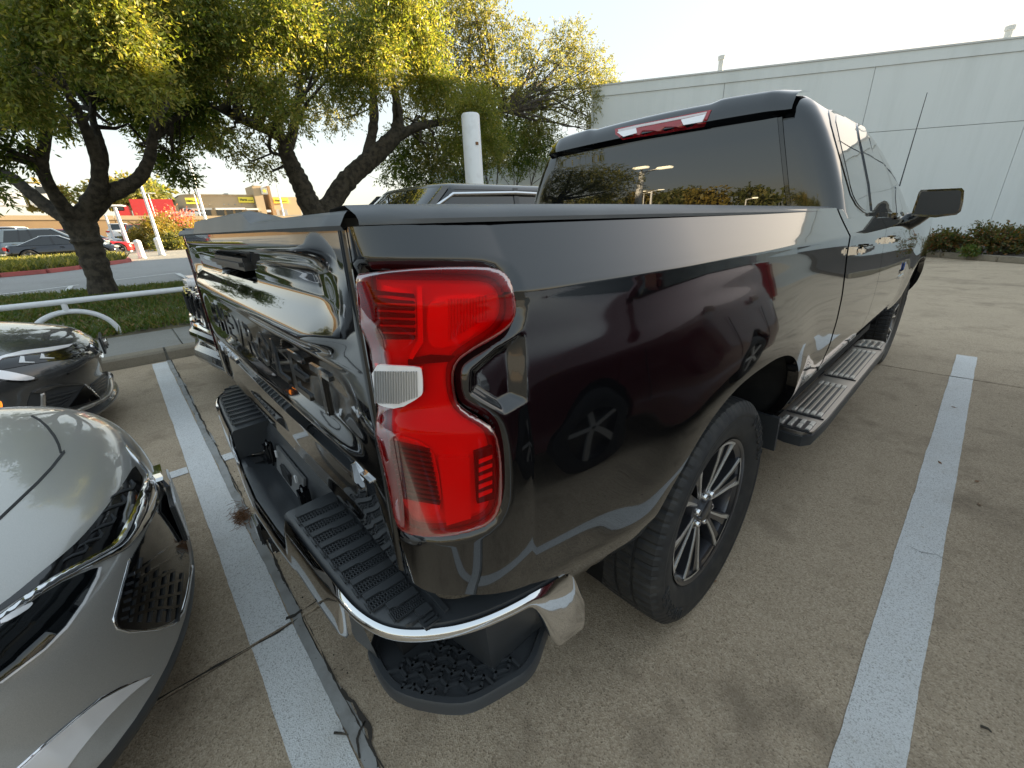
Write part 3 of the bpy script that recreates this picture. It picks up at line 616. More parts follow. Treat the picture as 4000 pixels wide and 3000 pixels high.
# bonnet, windscreen base and nose (seen only from other places)
m = MB(); G = []
for y in np.linspace(3.0, 4.66, 16): G.append([(x, y + .06 * (1 - (x / .93) ** 2), 1.27 - .02 * (y - 3.0) + .06 * (1 - (abs(x) / .95) ** 3) - .10 * sstep(4.45, 4.66, y)) for x in np.linspace(-.95, .95, 20)])
m.grid(G).build('bonnet', M['black_paint'], truck, 50)
MB().bbox((0, 4.60, .95), (1.86, .24, .42), .05).build('front_grille', M['gloss_black'], truck)
MB().bbox((0, 4.66, .62), (1.92, .26, .26), .05).build('front_bumper', M['chrome'], truck)
for s in (1, -1): MB().bbox((s * .78, 4.66, 1.03), (.30, .16, .14), .03).build('headlamp', M['lamp_white'], truck)
MB().box((0, 1.9, .50), (1.5, 5.3, .22)).build('chassis_frame', M['liner'], truck, 0)
MB().box((0, 2.4, .90), (1.66, 2.7, .7)).build('cabin_tub', M['liner'], truck, 0)
# ---- rear bumper
half = [(0, -1.168), (.2, -1.160), (.354, -1.149), (.55, -1.142), (.744, -1.130), (.80, -1.115), (.829, -1.104), (.865, -1.076), (.897, -1.038), (.922, -.998), (.946, -.94), (.964, -.87), (.977, -.80), (.984, -.75), (.985, -.715)]
hx = np.array([p_[0] for p_ in half]); hy = np.array([p_[1] for p_ in half]); ds = np.r_[0, np.cumsum(np.hypot(np.diff(hx), np.diff(hy)))]
S_ = np.linspace(0, ds[-1], 150); bx_ = np.interp(S_, ds, hx); by_ = np.interp(S_, ds, hy)
kk = np.exp(-.5 * (np.arange(-8, 9) / 3.5) ** 2); kk /= kk.sum(); bx_[8:-8] = np.convolve(bx_, kk, 'valid'); by_[8:-8] = np.convolve(by_, kk, 'valid')
ZT = .683
bp = MB()
for s in (1, -1):
    G = []
    for i in range(150):
        x, y, u = bx_[i], by_[i], S_[i]; L = ds[-1]
        tx_, ty_ = np.gradient(bx_)[i], np.gradient(by_)[i]; n_ = np.array([ty_, -tx_]); n_ /= np.linalg.norm(n_) + 1e-9
        ztop = ZT - .115 * (1 - sstep(.30, .36, x))             # lower in the middle
        zlow = .49 + .166 * sstep(.62, .70, x) - .185 * sstep(L - .155, L - .06, u) 
        lo_in = .0
        row = []
        ztop -= .10 * max(0, (u - L + .06) / .06) ** 2
        for t in np.linspace(0, 1, 9):
            z = ztop + (zlow - ztop) * t; bul = .004 * math.sin(math.pi * t) - .006 * max(0, (.12 - t) / .12) ** 2 - .010 * max(0, (t - .85) / .15) ** 2
            row.append((s * (x + n_[0] * bul), y + n_[1] * bul, z))
        ri = row[-1]; row.append((ri[0] - s * n_[0] * .02, ri[1] - n_[1] * .02, ri[2] + .004))
        G.append(row)
    bp.grid(G)
bump = bp.build('rear_bumper', M['chrome'], truck, 60)
# black top pads, raised at each side and lower in the middle
def inset(i, d):
    tx_, ty_ = np.gradient(bx_)[i], np.gradient(by_)[i]; n_ = np.array([ty_, -tx_]); n_ /= np.linalg.norm(n_) + 1e-9
    return bx_[i] - n_[0] * d, by_[i] - n_[1] * d
i0 = int(np.argmin(abs(bx_ - .335)))
for s in (1, -1):
    G = []
    for i in range(i0, 150):
        x, y = inset(i, .010); w = .145 - .095 * sstep(.80, .93, bx_[i]) ; row = []
        xi, yi = inset(i, .010 + w);
        if bx_[i] < .80: xi, yi = bx_[i], max(-1.005, yi)
        for t, dz in ((0, -.012), (.02, -.003), (.07, .003), (.2, .004), (.5, .005), (.85, .006), (.96, .004), (1.0, -.03)): row.append((s * (x + (xi - x) * t), y + (yi - y) * t, ZT + dz))
        G.append(row)
    m = MB().grid(G); m.grid([[g_, (g_[0], g_[1], .57)] for g_ in G[0]]); pad = m.build('step_pad', M['plastic'], bump, 50, (0, 0, 0))
    for k in range(10):                             # raised treads with little gratings between
        xb = .37 + k * .052; sk = .010
        yo = float(np.interp(xb, hx, hy)) + .028; yi = -1.018
        if k >= 8: yo += .012 * (k - 7); 
        m = MB()
        poly = [(xb, yi), (xb + .022, yi), (xb + .022, yi - .045), (xb + .017, yi - .055), (xb + .017, yo), (xb, yo)]
        m.prism([(s * a, b) for a, b in poly], ZT + .004, ZT + .0125); m.build('tread_bar', M['plastic'], bump, 0, (0, 0, 0))
        m = MB(); x0 = xb + .026; x1 = xb + .047
        for q in range(15):
            yy = yi - .004 + (yo - yi) * q / 14; xa = x0 - (.006 if q > 6 else 0); m.box((s * (xa + x1) / 2, yy, ZT + .0075), (x1 - xa, .0022, .005))
        for xx in (x0, x0 + .0105, x1): m.box((s * xx, (yi + yo) / 2, ZT + .0075), (.0022, abs(yo - yi), .005))
        tag(m.build('tread_grating', M['plastic'], bump, 0, (0, 0, 0)), kind='stuff')
    m = MB().box((s * .60, -1.0, ZT + .004), (.56, .010, .014)); m.build('pad_rear_rib', M['plastic'], bump, 0, (0, 0, 0))
# middle trough with plate bracket, two lamps, cut-out and tow ball
m = MB(); G = []
for x in np.linspace(-.36, .36, 40):
    G.append([(x, float(np.interp(abs(x), hx, hy)) + .012, .566), (x, -1.13, .571), (x, -1.115, .565), (x, -1.07, .545), (x, -1.05, .545), (x, -1.025, .66), (x, -1.005, .69), (x, -.99, .66)])
m.grid(G).build('bumper_trough', M['plastic'], bump, 40, (0, 0, 0))
MB().box((0, -1.044, .612), (.30, .008, .09), rx=-.2).build('plate_bracket', M['steel'], bump, 0, (0, 0, 0))
MB().bbox((-.02, -1.052, .60), (.10, .012, .05), .004).build('bracket_cut_out', M['liner'], bump, 30, (0, 0, 0))
for s in (-1, 1):
    MB().bbox((s * .20, -1.058, .615), (.05, .03, .10), .012).build('plate_lamp', M['gloss_black'], bump, 30, (0, 0, 0))
    MB().bbox((s * .11, -1.052, .645), (.016, .006, .03), .003).build('bracket_slot', M['plate'], bump, 30, (0, 0, 0))
MB().bbox((-.29, -1.09, .560), (.05, .035, .006), .002).build('trough_socket', M['liner'], bump, 30, (0, 0, 0))
m = MB().bbox((-.05, -1.12, .425), (.07, .12, .07), .006); m.bbox((-.05, -1.172, .425), (.088, .014, .088), .005); m.build('tow_receiver', M['gloss_black'], truck, 30)
MB().bbox((.06, -1.145, .42), (.05, .04, .05), .008).build('trailer_socket', M['gloss_black'], truck, 30)
# corner foot steps
for s in (1, -1):
    st = [tuple(onZ(a, b, .468)[:2]) for a, b in [(795, 1415), (807, 1442), (824, 1477), (849, 1509), (889, 1527), (934, 1537), (974, 1542), (1012, 1540), (1049, 1524), (1099, 1494), (1137, 1472), (1159, 1442), (1174, 1397), (1184, 1367), (1192, 1340)]] + [(.87, -.79), (.70, -.98), (.60, -1.0)]
    stp = smooth_poly(st, 1)
    m = MB().prism([(s * a, b) for a, b in stp], .466, .486); m.build('corner_step', M['plastic'], bump, 30, (0, 0, 0))
    inn = sdf(np.array([(0, 0)]), stp)
    c = np.mean(stp, 0); rim_o = stp; 
    m = MB(); n = len(stp); nrm = []
    for i in range(n):
        e = stp[(i + 1) % n] - stp[i - 1]; nn = np.array([-e[1], e[0]]); nn /= np.linalg.norm(nn) + 1e-9; nrm.append(nn if nn @ (c - stp[i]) > 0 else -nn)
    R_ = [[(s * (stp[i] + nrm[i] * d)[0], (stp[i] + nrm[i] * d)[1], z) for i in range(n)] for d, z in ((-.002, .466), (-.001, .488), (.003, .494), (.015, .494), (.019, .485))]
    V = [v for r in R_ for v in r]; F = [(i * n + k, i * n + (k + 1) % n, (i + 1) * n + (k + 1) % n, (i + 1) * n + k) for i in range(4) for k in range(n)]
    m.add(V, F); m.build('step_rim', M['plastic'], bump, 50, (0, 0, 0))
    reg = np.array([onZ(a, b, .49)[:2] for a, b in [(839, 1461), (869, 1486), (914, 1501), (992, 1504), (1037, 1491), (1087, 1461), (1119, 1437), (1085, 1380), (1052, 1366), (949, 1385), (870, 1425)]])
    m = MB(); ax = np.array([.83, .56]); ay = np.array([-.56, .83]); o0 = np.array([.81, -1.0]); cell = .0225
    def seg(a, b, w=.0055):
        a = o0 + ax * a[0] + ay * a[1]; b = o0 + ax * b[0] + ay * b[1]; mid = (a + b) / 2
        if sdf(mid[None], reg)[0] > -.001: return
        d = b - a; m.box((s * mid[0], mid[1], .4905), (np.linalg.norm(d) + w * .6, w, .010), rz=math.atan2(d[1], s * d[0]))
    for r in range(-8, 9):
        for q in range(-10, 11):
            u0 = q * cell; v0 = r * cell * 1.05; up = .0065 if q % 2 else -.0065
            seg((u0, v0 + up), (u0 + cell, v0 - up)); seg((u0, v0 + up), (u0, v0 + up + cell * .52 * (1 if (q + r) % 2 else -1)))
    tag(m.build('step_grip_pattern', M['plastic'], bump, 0, (0, 0, 0)), kind='stuff')
    m = MB(); U = lambda v, z: (s * v[0], v[1], z)
    m.grid([[U(q0, .655), U((np.array(q0) * .5 + np.array(q1) * .5), .57), U(q1, .488)] for q0, q1 in (((.60, -1.132), (.64, -1.112)), ((.68, -1.126), st[0]), ((.72, -1.118), (st[1][0] + .01, st[1][1] + .012)))])
    m.build('step_cheek', M['plastic'], bump, 50, (0, 0, 0)); m = MB()
    m.grid([[U(q0, .652), U((np.array(q0) * .5 + np.array(q1) * .5), .56), U(q1, .488)] for q0, q1 in (((.86, -.98), (.80, -.95)), ((.93, -.95), (.915, -.93)), ((.955, -.88), (st[-5][0] - .015, st[-5][1])), ((.965, -.82), (st[-4][0] - .01, st[-4][1])))])
    m.build('step_cheek', M['plastic'], bump, 50, (0, 0, 0))
    m = MB(); G = []                                # recess wall behind the step
    for i in range(int(np.argmin(abs(bx_ - .62))), 146):
        x, y = inset(i, .03); xi, yi = inset(i, .13 if bx_[i] < .94 else .06); G.append([(s * x, y, .655), (s * (x * .35 + xi * .65), y * .35 + yi * .65, .60), (s * xi, yi, .49)])
    m.grid(G).build('step_recess', M['plastic'], bump, 60, (0, 0, 0))
MB().box((0, -1.0, .46), (1.5, .10, .16)).build('bumper_beam', M['liner'], truck, 0)
# ---- running boards
for s in (1, -1):
    y0, y1 = .70, 2.66
    pl = [(.925, y0 + .08), (.945, y0 + .02), (1.00, y0), (1.06, y0 + .005), (1.088, y0 + .05), (1.098, y0 + .25), (1.098, y1 - .25), (1.085, y1 - .06), (1.06, y1 - .01), (.99, y1), (.94, y1 - .04), (.925, y1 - .12)]
    m = MB().prism([(s * a, b) for a, b in pl], .405, .452); sb = m.build('running_board', M['plastic'], truck, 30)
    pi_ = [(c_[0] * .965 + .035, c_[1] * .985 + 1.68 * .015) for c_ in pl]
    m = MB().prism([(s * a, b) for a, b in pi_], .4525, .466); m.build('step_cover', M['satin'], sb, 30, (0, 0, 0))
    for ya, yb, nb in ((.745, .86, 4), (.93, 1.46, 5), (1.60, 2.28, 5), (2.38, 2.58, 4)):
        MB().bbox((s * 1.012, (ya + yb) / 2, .4665), (.125, yb - ya, .004), .0015).build('grip_recess', M['alloy_grey'], sb, 0, (0, 0, 0))
        MB().box((s * 1.012, ya - .012, .4675), (.150, .010, .005)).build('grip_gap', M['liner'], sb, 0, (0, 0, 0))
        for k in range(nb):
            xk = .96 + .104 * k / (nb - 1)
            MB().bbox((s * xk, (ya + yb) / 2, .469), (.013, yb - ya - .01, .007), .002).build('grip_bar', M['satin'], sb, 30, (0, 0, 0))
            for ye in (ya + .03, yb - .03): MB().bbox((s * xk, ye, .4715), (.017, .05, .010), .003).build('grip_end', M['machined'], sb, 30, (0, 0, 0))
    for yb in (.95, 1.7, 2.4): MB().box((s * .86, yb, .43), (.18, .05, .03)).build('board_bracket', M['liner'], truck, 0)
# ---- wheels
def tyre_mesh(R=.409, rb=.262, w=.1375, n=288):
    prof = [(-.100, rb - .004), (-.112, rb + .012), (-.125, rb + .045), (-w, rb + .080), (-w, rb + .105), (-.130, R - .022), (-.124, R - .016), (-.116, R - .006), (-.100, R - .003), (-.062, R - .0008), (-.060, R - .009), (-.052, R - .009), (-.050, R), (-.006, R), (-.004, R - .009), (.004, R - .009), (.006, R), (.050, R), (.052, R - .009), (.060, R - .009), (.062, R - .0008), (.082, R - .0015), (.100, R - .003), (.116, R - .006), (.124, R - .016), (.130, R - .022), (.1365, R - .040), (w, rb + .105), (w, rb + .096), (w - .003, rb + .090), (w - .001, rb + .080), (.130, rb + .055), (.125, rb + .035), (.118, rb + .018), (.112, rb + .012), (.100, rb - .004)]
    V = []; k = len(prof)
    for i in range(n):
        w_ = 2 * math.pi * i / n; g = i % 4
        for (a, r) in prof:
            rr = r; aa = a
            if abs(a) > .0615 and r > R - .025: rr -= .006 if g == 0 else (.0015 if g == 2 else 0)
            elif abs(a) < .0505 and r > R - .004: rr -= .005 if (i + (1 if a > 0 else 0)) % 4 == 1 else 0
            sh = .016 * (abs(a) / .12) * 0
            V.append((aa, rr * math.cos(w_), rr * math.sin(w_)))
    F = [(i * k + j, i * k + j + 1, ((i + 1) % n) * k + j + 1, ((i + 1) % n) * k + j) for i in range(n) for j in range(k - 1)]
    return mesh_from('tyre', V, F, M['rubber'], 28)
def make_wheel(loc, rz=0):
    m = MB().lathe([(-.11, .262), (-.09, .235), (.05, .232), (.095, .240), (.104, .252), (.110, .264), (.1145, .268), (.113, .262), (.108, .256)], 64, 'x'); m.lathe([(.02, .0), (.02, .235)], 48, 'x')
    wh = m.build('wheel', M['alloy_grey'], truck, 40, (0, 0, 0)); wh.location = loc; wh.rotation_euler = (0, 0, rz)
    link('tyre', tyre_mesh(), wh)
    for i in range(6):
        a0 = math.radians(60 * i + 12)
        def pol(r, t, x): a = a0 + t; return (x, r * math.cos(a), r * math.sin(a))
        for nm, mm, g, dx in (('spoke', 'alloy_grey', 0, 0.), ('spoke_face', 'machined', .0045, .0025)):
            m = MB()
            for sg in (-1, 1):                      # two arms of the V
                xs = [.078, .088, .098, .104]; rs = [.055, .11, .19, .254]; tc_ = [.10, .135, .165, .185]; hw = [.20, .125, .088, .10]
                for (j0, j1) in ((0, 1), (1, 2), (2, 3)):
                    V = []
                    for j in (j0, j1):
                        wA = hw[j] - g / rs[j] * (1 if nm == 'spoke_face' else 0)
                        wa, wb_ = (-wA, wA) if nm == 'spoke' else ((-wA, -wA * .2) if sg < 0 else (wA * .2, wA))
                        pass
                        for t in (wa, wb_):
                            for dz in (0, -.038 if nm == 'spoke' else -.004): V.append(pol(rs[j] - (g if j == 3 else 0), sg * tc_[j] + t, xs[j] + dx + dz))
                    m.add(V, [(0, 4, 6, 2), (1, 3, 7, 5), (0, 1, 5, 4), (2, 6, 7, 3), (0, 2, 3, 1), (4, 5, 7, 6)])
            if nm == 'spoke_face':                  # bright bar at the rim between the arms
                V = []
                for t in np.linspace(-.27, .27, 7): V += [pol(.256, t, .108), pol(.248, t, .108)]
                m.add(V, [(2 * q, 2 * q + 1, 2 * q + 3, 2 * q + 2) for q in range(6)])
            m.build(nm, M[mm], wh, 30, (0, 0, 0))
        m = MB().lathe([(.082, .013), (.094, .012), (.098, .008), (.099, 0)], 8, 'x', (0, .058 * math.cos(a0 + .52), .058 * math.sin(a0 + .52))); m.build('lug_nut', M['chrome'], wh, 40, (0, 0, 0))
    m = MB().lathe([(.05, .085), (.078, .080), (.082, .072), (.083, .042), (.098, .040), (.102, .034), (.103, 0)], 40, 'x'); m.build('centre_cap', M['alloy_grey'], wh, 40, (0, 0, 0))
    for base in (20, 200):                          # raised letters on the tyre wall
        for i, ch in enumerate('DUELER'):
            me = text_mesh(ch, 'tyre_letter', M['rubber'], .026, .040, .006); a = math.radians(base + 33 - i * 7.5)
            o = link('tyre_letter', me, wh, (.1365, .352 * math.cos(a), .352 * math.sin(a)))
            o.rotation_euler = Matrix(((0, 0, 1), (-math.sin(a) * -1 * -1, math.cos(a), 0), (math.cos(a), math.sin(a), 0))).to_euler() if False else (Matrix.Rotation(a - math.pi / 2, 3, 'X') @ Matrix(((0, 0, 1), (1, 0, 0), (0, 1, 0)))).to_euler()
    return wh
w0 = make_wheel((.868, 0, .408))
def copy_part(o, loc, rz):
    c = o.copy(); COL.objects.link(c); c.location = loc; c.rotation_euler = (0, 0, rz)
    for ch in list(o.children):
        d = ch.copy(); COL.objects.link(d); d.parent = c
    return c
copy_part(w0, (.868, 3.745, .408), 0); copy_part(w0, (-.868, 0, .408), math.pi); copy_part(w0, (-.868, 3.745, .408), math.pi)
MB().tube([(-.75, 0, .41), (.75, 0, .41)], .06, 12).build('rear_axle', M['liner'], truck)
# ================================================================== ground, lot, kerbs, road
def struct(name, me, parent=None, loc=(0, 0, 0)):
    o = link(name, me, parent, loc)
    if parent is None: tag(o, kind='structure')
    return o
xs = sorted(GX); V = [(x, y, gz(x) - .004) for x in xs for y in (-3000, -120, -40, 0, 40, 120, 3000)]
struct('ground', mesh_from('ground', V, grid_faces(len(xs), 7), M['lit_lot'], 0))
lot = struct('parking_lot', MB().box((5.0, 1, -.012), (19.7, 34, .008)).mesh('parking_lot', M['dirt'], 0))
ex = [-4.86, -.02, 4.80, 9.62, 14.4]; ey = [-15.6, -10.8, -5.97, -1.14, 3.69, 8.52, 13.35, 18.2]
for i in range(len(ex) - 1):
    for j in range(len(ey) - 1):
        x0, x1, y0, y1 = ex[i] + .002, ex[i + 1] - .002, ey[j] + .003, ey[j + 1] - .003
        if abs(ey[j] + 1.14) < .01: y0 += .008
        if abs(ey[j + 1] + 1.14) < .01: y1 -= .010
        link('concrete_slab', MB().bbox(((x0 + x1) / 2, (y0 + y1) / 2, -.024), (x1 - x0, y1 - y0, .048), .003).mesh('concrete_slab', M['concrete'], 0), lot)
def strip(name, P, w, m, parent=None, z=.004, wob=.0016, step=.03, chips=0., on=None):
    P = np.array(P, float)[:, :2]; L = np.r_[0, np.cumsum(np.linalg.norm(np.diff(P, axis=0), axis=1))]; n = max(3, int(L[-1] / step))
    t = np.linspace(0, L[-1], n); X = np.interp(t, L, P[:, 0]); Y = np.interp(t, L, P[:, 1]); dx, dy = np.gradient(X), np.gradient(Y); q = np.hypot(dx, dy); nx, ny = -dy / q, dx / q
    def wn(): a = RNG.normal(0, 1, n + 20); k = np.exp(-.5 * (np.arange(-6, 7) / 2.5) ** 2); k /= k.sum(); return np.convolve(a, k, 'same')[10:10 + n] * 2.2 * wob + RNG.normal(0, wob * .3, n)
    wa = np.broadcast_to(np.asarray(w, float), (n,)) / 2; a, b = wa + wn(), wa + wn(); zf = (lambda x: z) if on is None else (lambda x: gz(x) + z)
    V = [(X[i] + nx[i] * a[i], Y[i] + ny[i] * a[i], zf(X[i])) for i in range(n)] + [(X[i] - nx[i] * b[i], Y[i] - ny[i] * b[i], zf(X[i])) for i in range(n)]
    return struct(name, mesh_from(name, V, [(i, i + 1, n + i + 1, n + i) for i in range(n - 1)], m, 0), parent)
strip('parking_line', [(-4.80, -1.238), (-.026, -1.235)], .138, M['line_white']); strip('parking_line', [(-.012, -1.235), (7.5, -1.235)], .138, M['line_white'])
strip('parking_line', [(1.523, -1.12), (1.523, 3.684)], .138, M['line_white']); strip('parking_line', [(1.523, 3.696), (1.523, 4.49)], .138, M['line_white'])
strip('parking_line', [(-1.652, -1.12), (-1.652, 3.684)], .098, M['line_white']); strip('parking_line', [(-1.652, -1.31), (-1.652, -5.9)], .098, M['line_white'])
strip('parking_line', [(4.70, -1.12), (4.70, 3.684)], .13, M['line_white']); strip('parking_line', [(1.523, -1.31), (1.523, -5.9)], .10, M['line_white'])
strip('joint_sealant', [(-4.85, -1.145), (7.5, -1.145)], .038, M['sealant'], lot, .003, .006)
strip('joint_crack', [(-4.85, -1.124), (7.5, -1.124)], .007, M['dirt'], lot, .0048, .004, .02)
strip('slab_crack', [(-.02, -1.9), (-.026, -1.5), (-.012, -1.2), (-.02, -1.14)], .006, M['dirt'], lot, .0052, .003, .012)
C_ = lambda *px: [tuple(onZ(a, b)[:2]) for a, b in px]
for nm, w, px in (('slab_crack', .008, [(735, 1492), (748, 1510), (766, 1517), (778, 1540), (790, 1560), (800, 1575), (800, 1610), (815, 1638), (818, 1659)]), ('slab_crack', .005, [(790, 1560), (778, 1580), (772, 1600), (780, 1640)]), ('slab_crack', .014, [(618, 1338), (640, 1332), (655, 1320)]), ('slab_crack', .003, [(655, 1320), (700, 1290), (740, 1262)]), ('slab_crack', .004, [(1895, 787), (2000, 806), (2100, 821), (2212, 838)])):
    strip(nm, C_(*px), w, M['dirt'], lot, .0054, w * .35, .008)
strip('slab_crack', C_((1960, 1180), (1990, 1195), (2020, 1200), (2050, 1215)), .002, M['dirt'], lot, .0062, .002, .01)
# kerb and sidewalk
kerb = struct('curb', MB().box((-4.945, 5, -.05), (.13, 60, .08)).mesh('curb', M['curb'], 0))
ks = [-25.3 + 4.83 * i for i in range(13)]
for a, b in zip(ks[:-1], ks[1:]):
    m = MB(); pr = [(-4.862, -.02), (-4.868, .10), (-4.885, .124), (-4.92, .132), (-5.02, .132), (-5.02, -.02)]
    m.prism([(p_[0], p_[1]) for p_ in pr], a + .012, b - .012, lambda u, v, w: (u, w, v)); m.build('curb_block', M['curb'], kerb, 30, (0, 0, 0))
walk = struct('sidewalk', MB().box((-5.66, 5, .04), (1.26, 60, .08)).mesh('sidewalk', M['dirt'], 0))
ky = [-25.36 + 2.44 * i for i in range(25)]
for a, b in zip(ky[:-1], ky[1:]): MB().bbox((-5.66, (a + b) / 2, .10), (1.27, b - a - .012, .062), .004).build('paving_slab', M['sidewalk'], walk, 0, (0, 0, 0))
gx_ = np.linspace(-12.9, -6.27, 22); gy_ = np.linspace(-30, 40, 60)
verge = struct('grass_verge', mesh_from('grass_verge', [(x, y, gz(x) + .03 * math.sin(1.7 * x + .6 * y) * (1 if -12.6 < x < -6.5 else 0) + .012) for x in gx_ for y in gy_], grid_faces(22, 60), M['earth'], 60))
def blades(n, area, h, w, m, name, zf, seed, lean=.6):
    r = np.random.default_rng(seed); P = area(r, n); a = r.uniform(0, 2 * math.pi, n); hh = h * r.uniform(.5, 1.3, n); ww = w * r.uniform(.6, 1.3, n); l = lean * hh * r.uniform(.2, 1.2, n); b = r.uniform(0, 2 * math.pi, n)
    base = np.stack([P[:, 0], P[:, 1], zf(P)], 1); d = np.stack([np.cos(a), np.sin(a), np.zeros(n)], 1) * ww[:, None] / 2
    tip = base + np.stack([np.cos(b) * l, np.sin(b) * l, hh], 1)
    V = np.stack([base - d, base + d, tip + d * .25, tip - d * .25], 1).reshape(-1, 3); F = np.arange(4 * n).reshape(-1, 4)
    o = link(name, fast_mesh(name, V, F, m)); tag(o, kind='stuff'); return o
vz = lambda P: np.interp(P[:, 0], GX, GZ) + .03 * np.sin(1.7 * P[:, 0] + .6 * P[:, 1]) + .01
blades(70000, lambda r, n: np.stack([r.uniform(-12.7, -6.33, n), r.uniform(-7, 7, n)], 1), .085, .028, M['grass'], 'grass', vz, 1, 1.2)
blades(5000, lambda r, n: np.stack([r.uniform(-12.7, -6.3, n), r.uniform(-6, 6, n)], 1), .03, .05, mat('leaf_litter', (.22, .13, .06), .9), 'fallen_leaves', lambda P: vz(P) + .03, 2, 2.)
# road beyond the verge and its paint, red-kerbed island
struct('road', mesh_from('road', [(x, y, gz(x) + .004) for x in (-26, -20, -13.25) for y in np.linspace(-60, 90, 30)], grid_faces(3, 30), M['road'], 0))
z1 = lambda a, b: (a * .2, 414.8 + b * .2)
def ground_poly(name, pts, m, dz=.012):
    V = [onT(*p_) + np.array([0, 0, dz]) for p_ in pts]; return struct(name, mesh_from(name, V, [tuple(range(len(V)))], m, 0))
ground_poly('road_line', [z1(740, 1022), z1(797, 1016), z1(702, 1142), z1(610, 1166)], M['line_white'])
ground_poly('road_line', [z1(1888, 882), z1(1945, 880), z1(2150, 990), z1(2090, 985)], M['line_white'])
ground_poly('road_line', [z1(0, 1108), z1(450, 1056), z1(850, 1004), z1(850, 1009), z1(450, 1061), z1(0, 1114)], M['line_white'])
ground_poly('road_line', [z1(1250, 952), z1(1900, 874), z1(1900, 878), z1(1250, 957)], M['line_white'])
ni = [z1(-600, 985), z1(0, 925), z1(510, 880), z1(850, 838), z1(1150, 796), z1(1400, 758)]; fi = [z1(1360, 722), z1(1100, 728), z1(800, 742), z1(400, 760), z1(0, 775), z1(-600, 800)]
NI = [onT(*p_) for p_ in ni]; FI = [onT(*p_) for p_ in fi]
isl = struct('planted_island', mesh_from('planted_island', [p_ + np.array([0, 0, .10]) for p_ in NI + FI], [tuple(range(len(NI + FI)))], M['earth'], 0))
for a, b in zip(NI + FI[:1], (NI + FI[:1])[1:]):
    d = b - a; L = np.linalg.norm(d[:2]); m_ = (a + b) / 2; MB().bbox((m_[0], m_[1], m_[2] + .07), (L - .03, .18, .16), .02).build('red_curb_block', M['red_curb'], isl, 30, m_) .location = m_
    o = isl.children[-1]; o.rotation_euler = (0, 0, math.atan2(d[1], d[0]))
poly_is = np.array([p_[:2] for p_ in NI + FI])
def in_poly(r, n):
    lo, hi = poly_is.min(0), poly_is.max(0); P = r.uniform(lo, hi, (n * 4, 2)); P = P[sdf(P, poly_is) < -.15][:n]; return np.concatenate([P, P])[:n]
blades(9000, in_poly, .30, .10, M['leaf_olive'], 'ground_cover', lambda P: np.interp(P[:, 0], GX, GZ) + .08, 5, .9)
# ================================================================== poles, rails, posts
def stand(px, py, X=None):                      # foot of something: on the terrain, or at a given X
    P = onT(px, py) if X is None else onX(px, py, X); return P
def top_z(P, pytop):                            # height at which a vertical line through P reaches a picture row
    a, b = P[2], P[2] + 60
    for _ in range(50):
        m_ = (a + b) / 2
        Q_ = np.array([P[0], P[1], m_])
        if (Q_ - CAM_P) @ CF > .05 and to_px(Q_)[1] > pytop: a = m_
        else: b = m_
    return a
RX = -6.42
pa, pb = onX(0, 669, RX), onX(416, 617, RX); sl = (pb[2] - pa[2]) / (pb[1] - pa[1]); zr = lambda y: pa[2] + sl * (y - pa[1])
foot = onX(266, 724, RX); apex = onX(148, 673, RX); tpost = onX(137, 656, RX)
rail = thing('pipe_barrier', 'white pipe rail with hooped feet between the grass verge and the parked grey sedan', 'barrier', (RX, tpost[1], .13))
hs = foot[1] - apex[1]; sp = 2 * hs + 1.3
MB().tube([(RX, tpost[1] - 3 * sp, zr(tpost[1])), (RX, tpost[1] + 4 * sp, zr(tpost[1]))], .036, 12).build('top_rail', M['white_metal'], rail, 60)
for k in range(-2, 4):
    yc = tpost[1] + k * sp; za = apex[2]
    MB().tube([(RX, yc + hs * math.cos(t), .12 + (za - .12) * math.sin(t) ** .9) for t in np.linspace(0, math.pi, 30)], .032, 10).build('hoop', M['white_metal'], rail, 60)
    MB().tube([(RX, yc, za - .01), (RX, yc, zr(tpost[1]) - .02)], .032, 10).build('rail_post', M['white_metal'], rail, 60)
fp = onT(*z1(420, 752)); RX2 = fp[0]
rail2 = thing('pipe_barrier', 'white pipe rail with hoops in front of the black coupe beyond the road', 'barrier', tuple(fp), group='white pipe barriers')
rail['group'] = 'white pipe barriers'
r0, r1 = onX(*z1(0, 690), RX2), onX(*z1(1060, 640), RX2); MB().tube([r0 + (r0 - r1) * .6, r1], .05, 8).build('top_rail', M['white_metal'], rail2, 60)
for xa, xb, ya in ((300, 572, 690), (960, 1200, 655)):
    A, B, T = onX(*z1(xa, 760), RX2), onX(*z1(xb, 745 if xa < 500 else 712), RX2), onX(*z1((xa + xb) / 2, ya), RX2)
    MB().tube([(RX2, (A[1] + B[1]) / 2 + (B[1] - A[1]) / 2 * -math.cos(t), min(A[2], B[2]) + (T[2] - min(A[2], B[2])) * math.sin(t)) for t in np.linspace(0, math.pi, 18)], .05, 8).build('hoop', M['white_metal'], rail2, 60)
for (bx, by, ty, lab) in ((308, 557.5, 517, 'white round bollard standing alone beside the red kerb'), (350, 551, 512, 'white round bollard in front of a tall white pole')):
    P = stand(bx, by); h = top_z(P, ty) - P[2]; r = .16
    b = thing('bollard', lab, 'bollard', tuple(P), group='white bollards'); MB().lathe([(-.05, r), (h - .18, r), (h - .17, r * 1.04), (h - .13, r * 1.04), (h - .12, r), (h - .06, r * .8), (h, .0)], 20, 'z', tuple(P)).build('bollard_body', M['white_metal'], b, 40)
    MB().lathe([(-.02, r * 1.25), (.03, r * 1.25), (.035, r)], 20, 'z', tuple(P)).build('bollard_collar', M['steel'], b, 40)
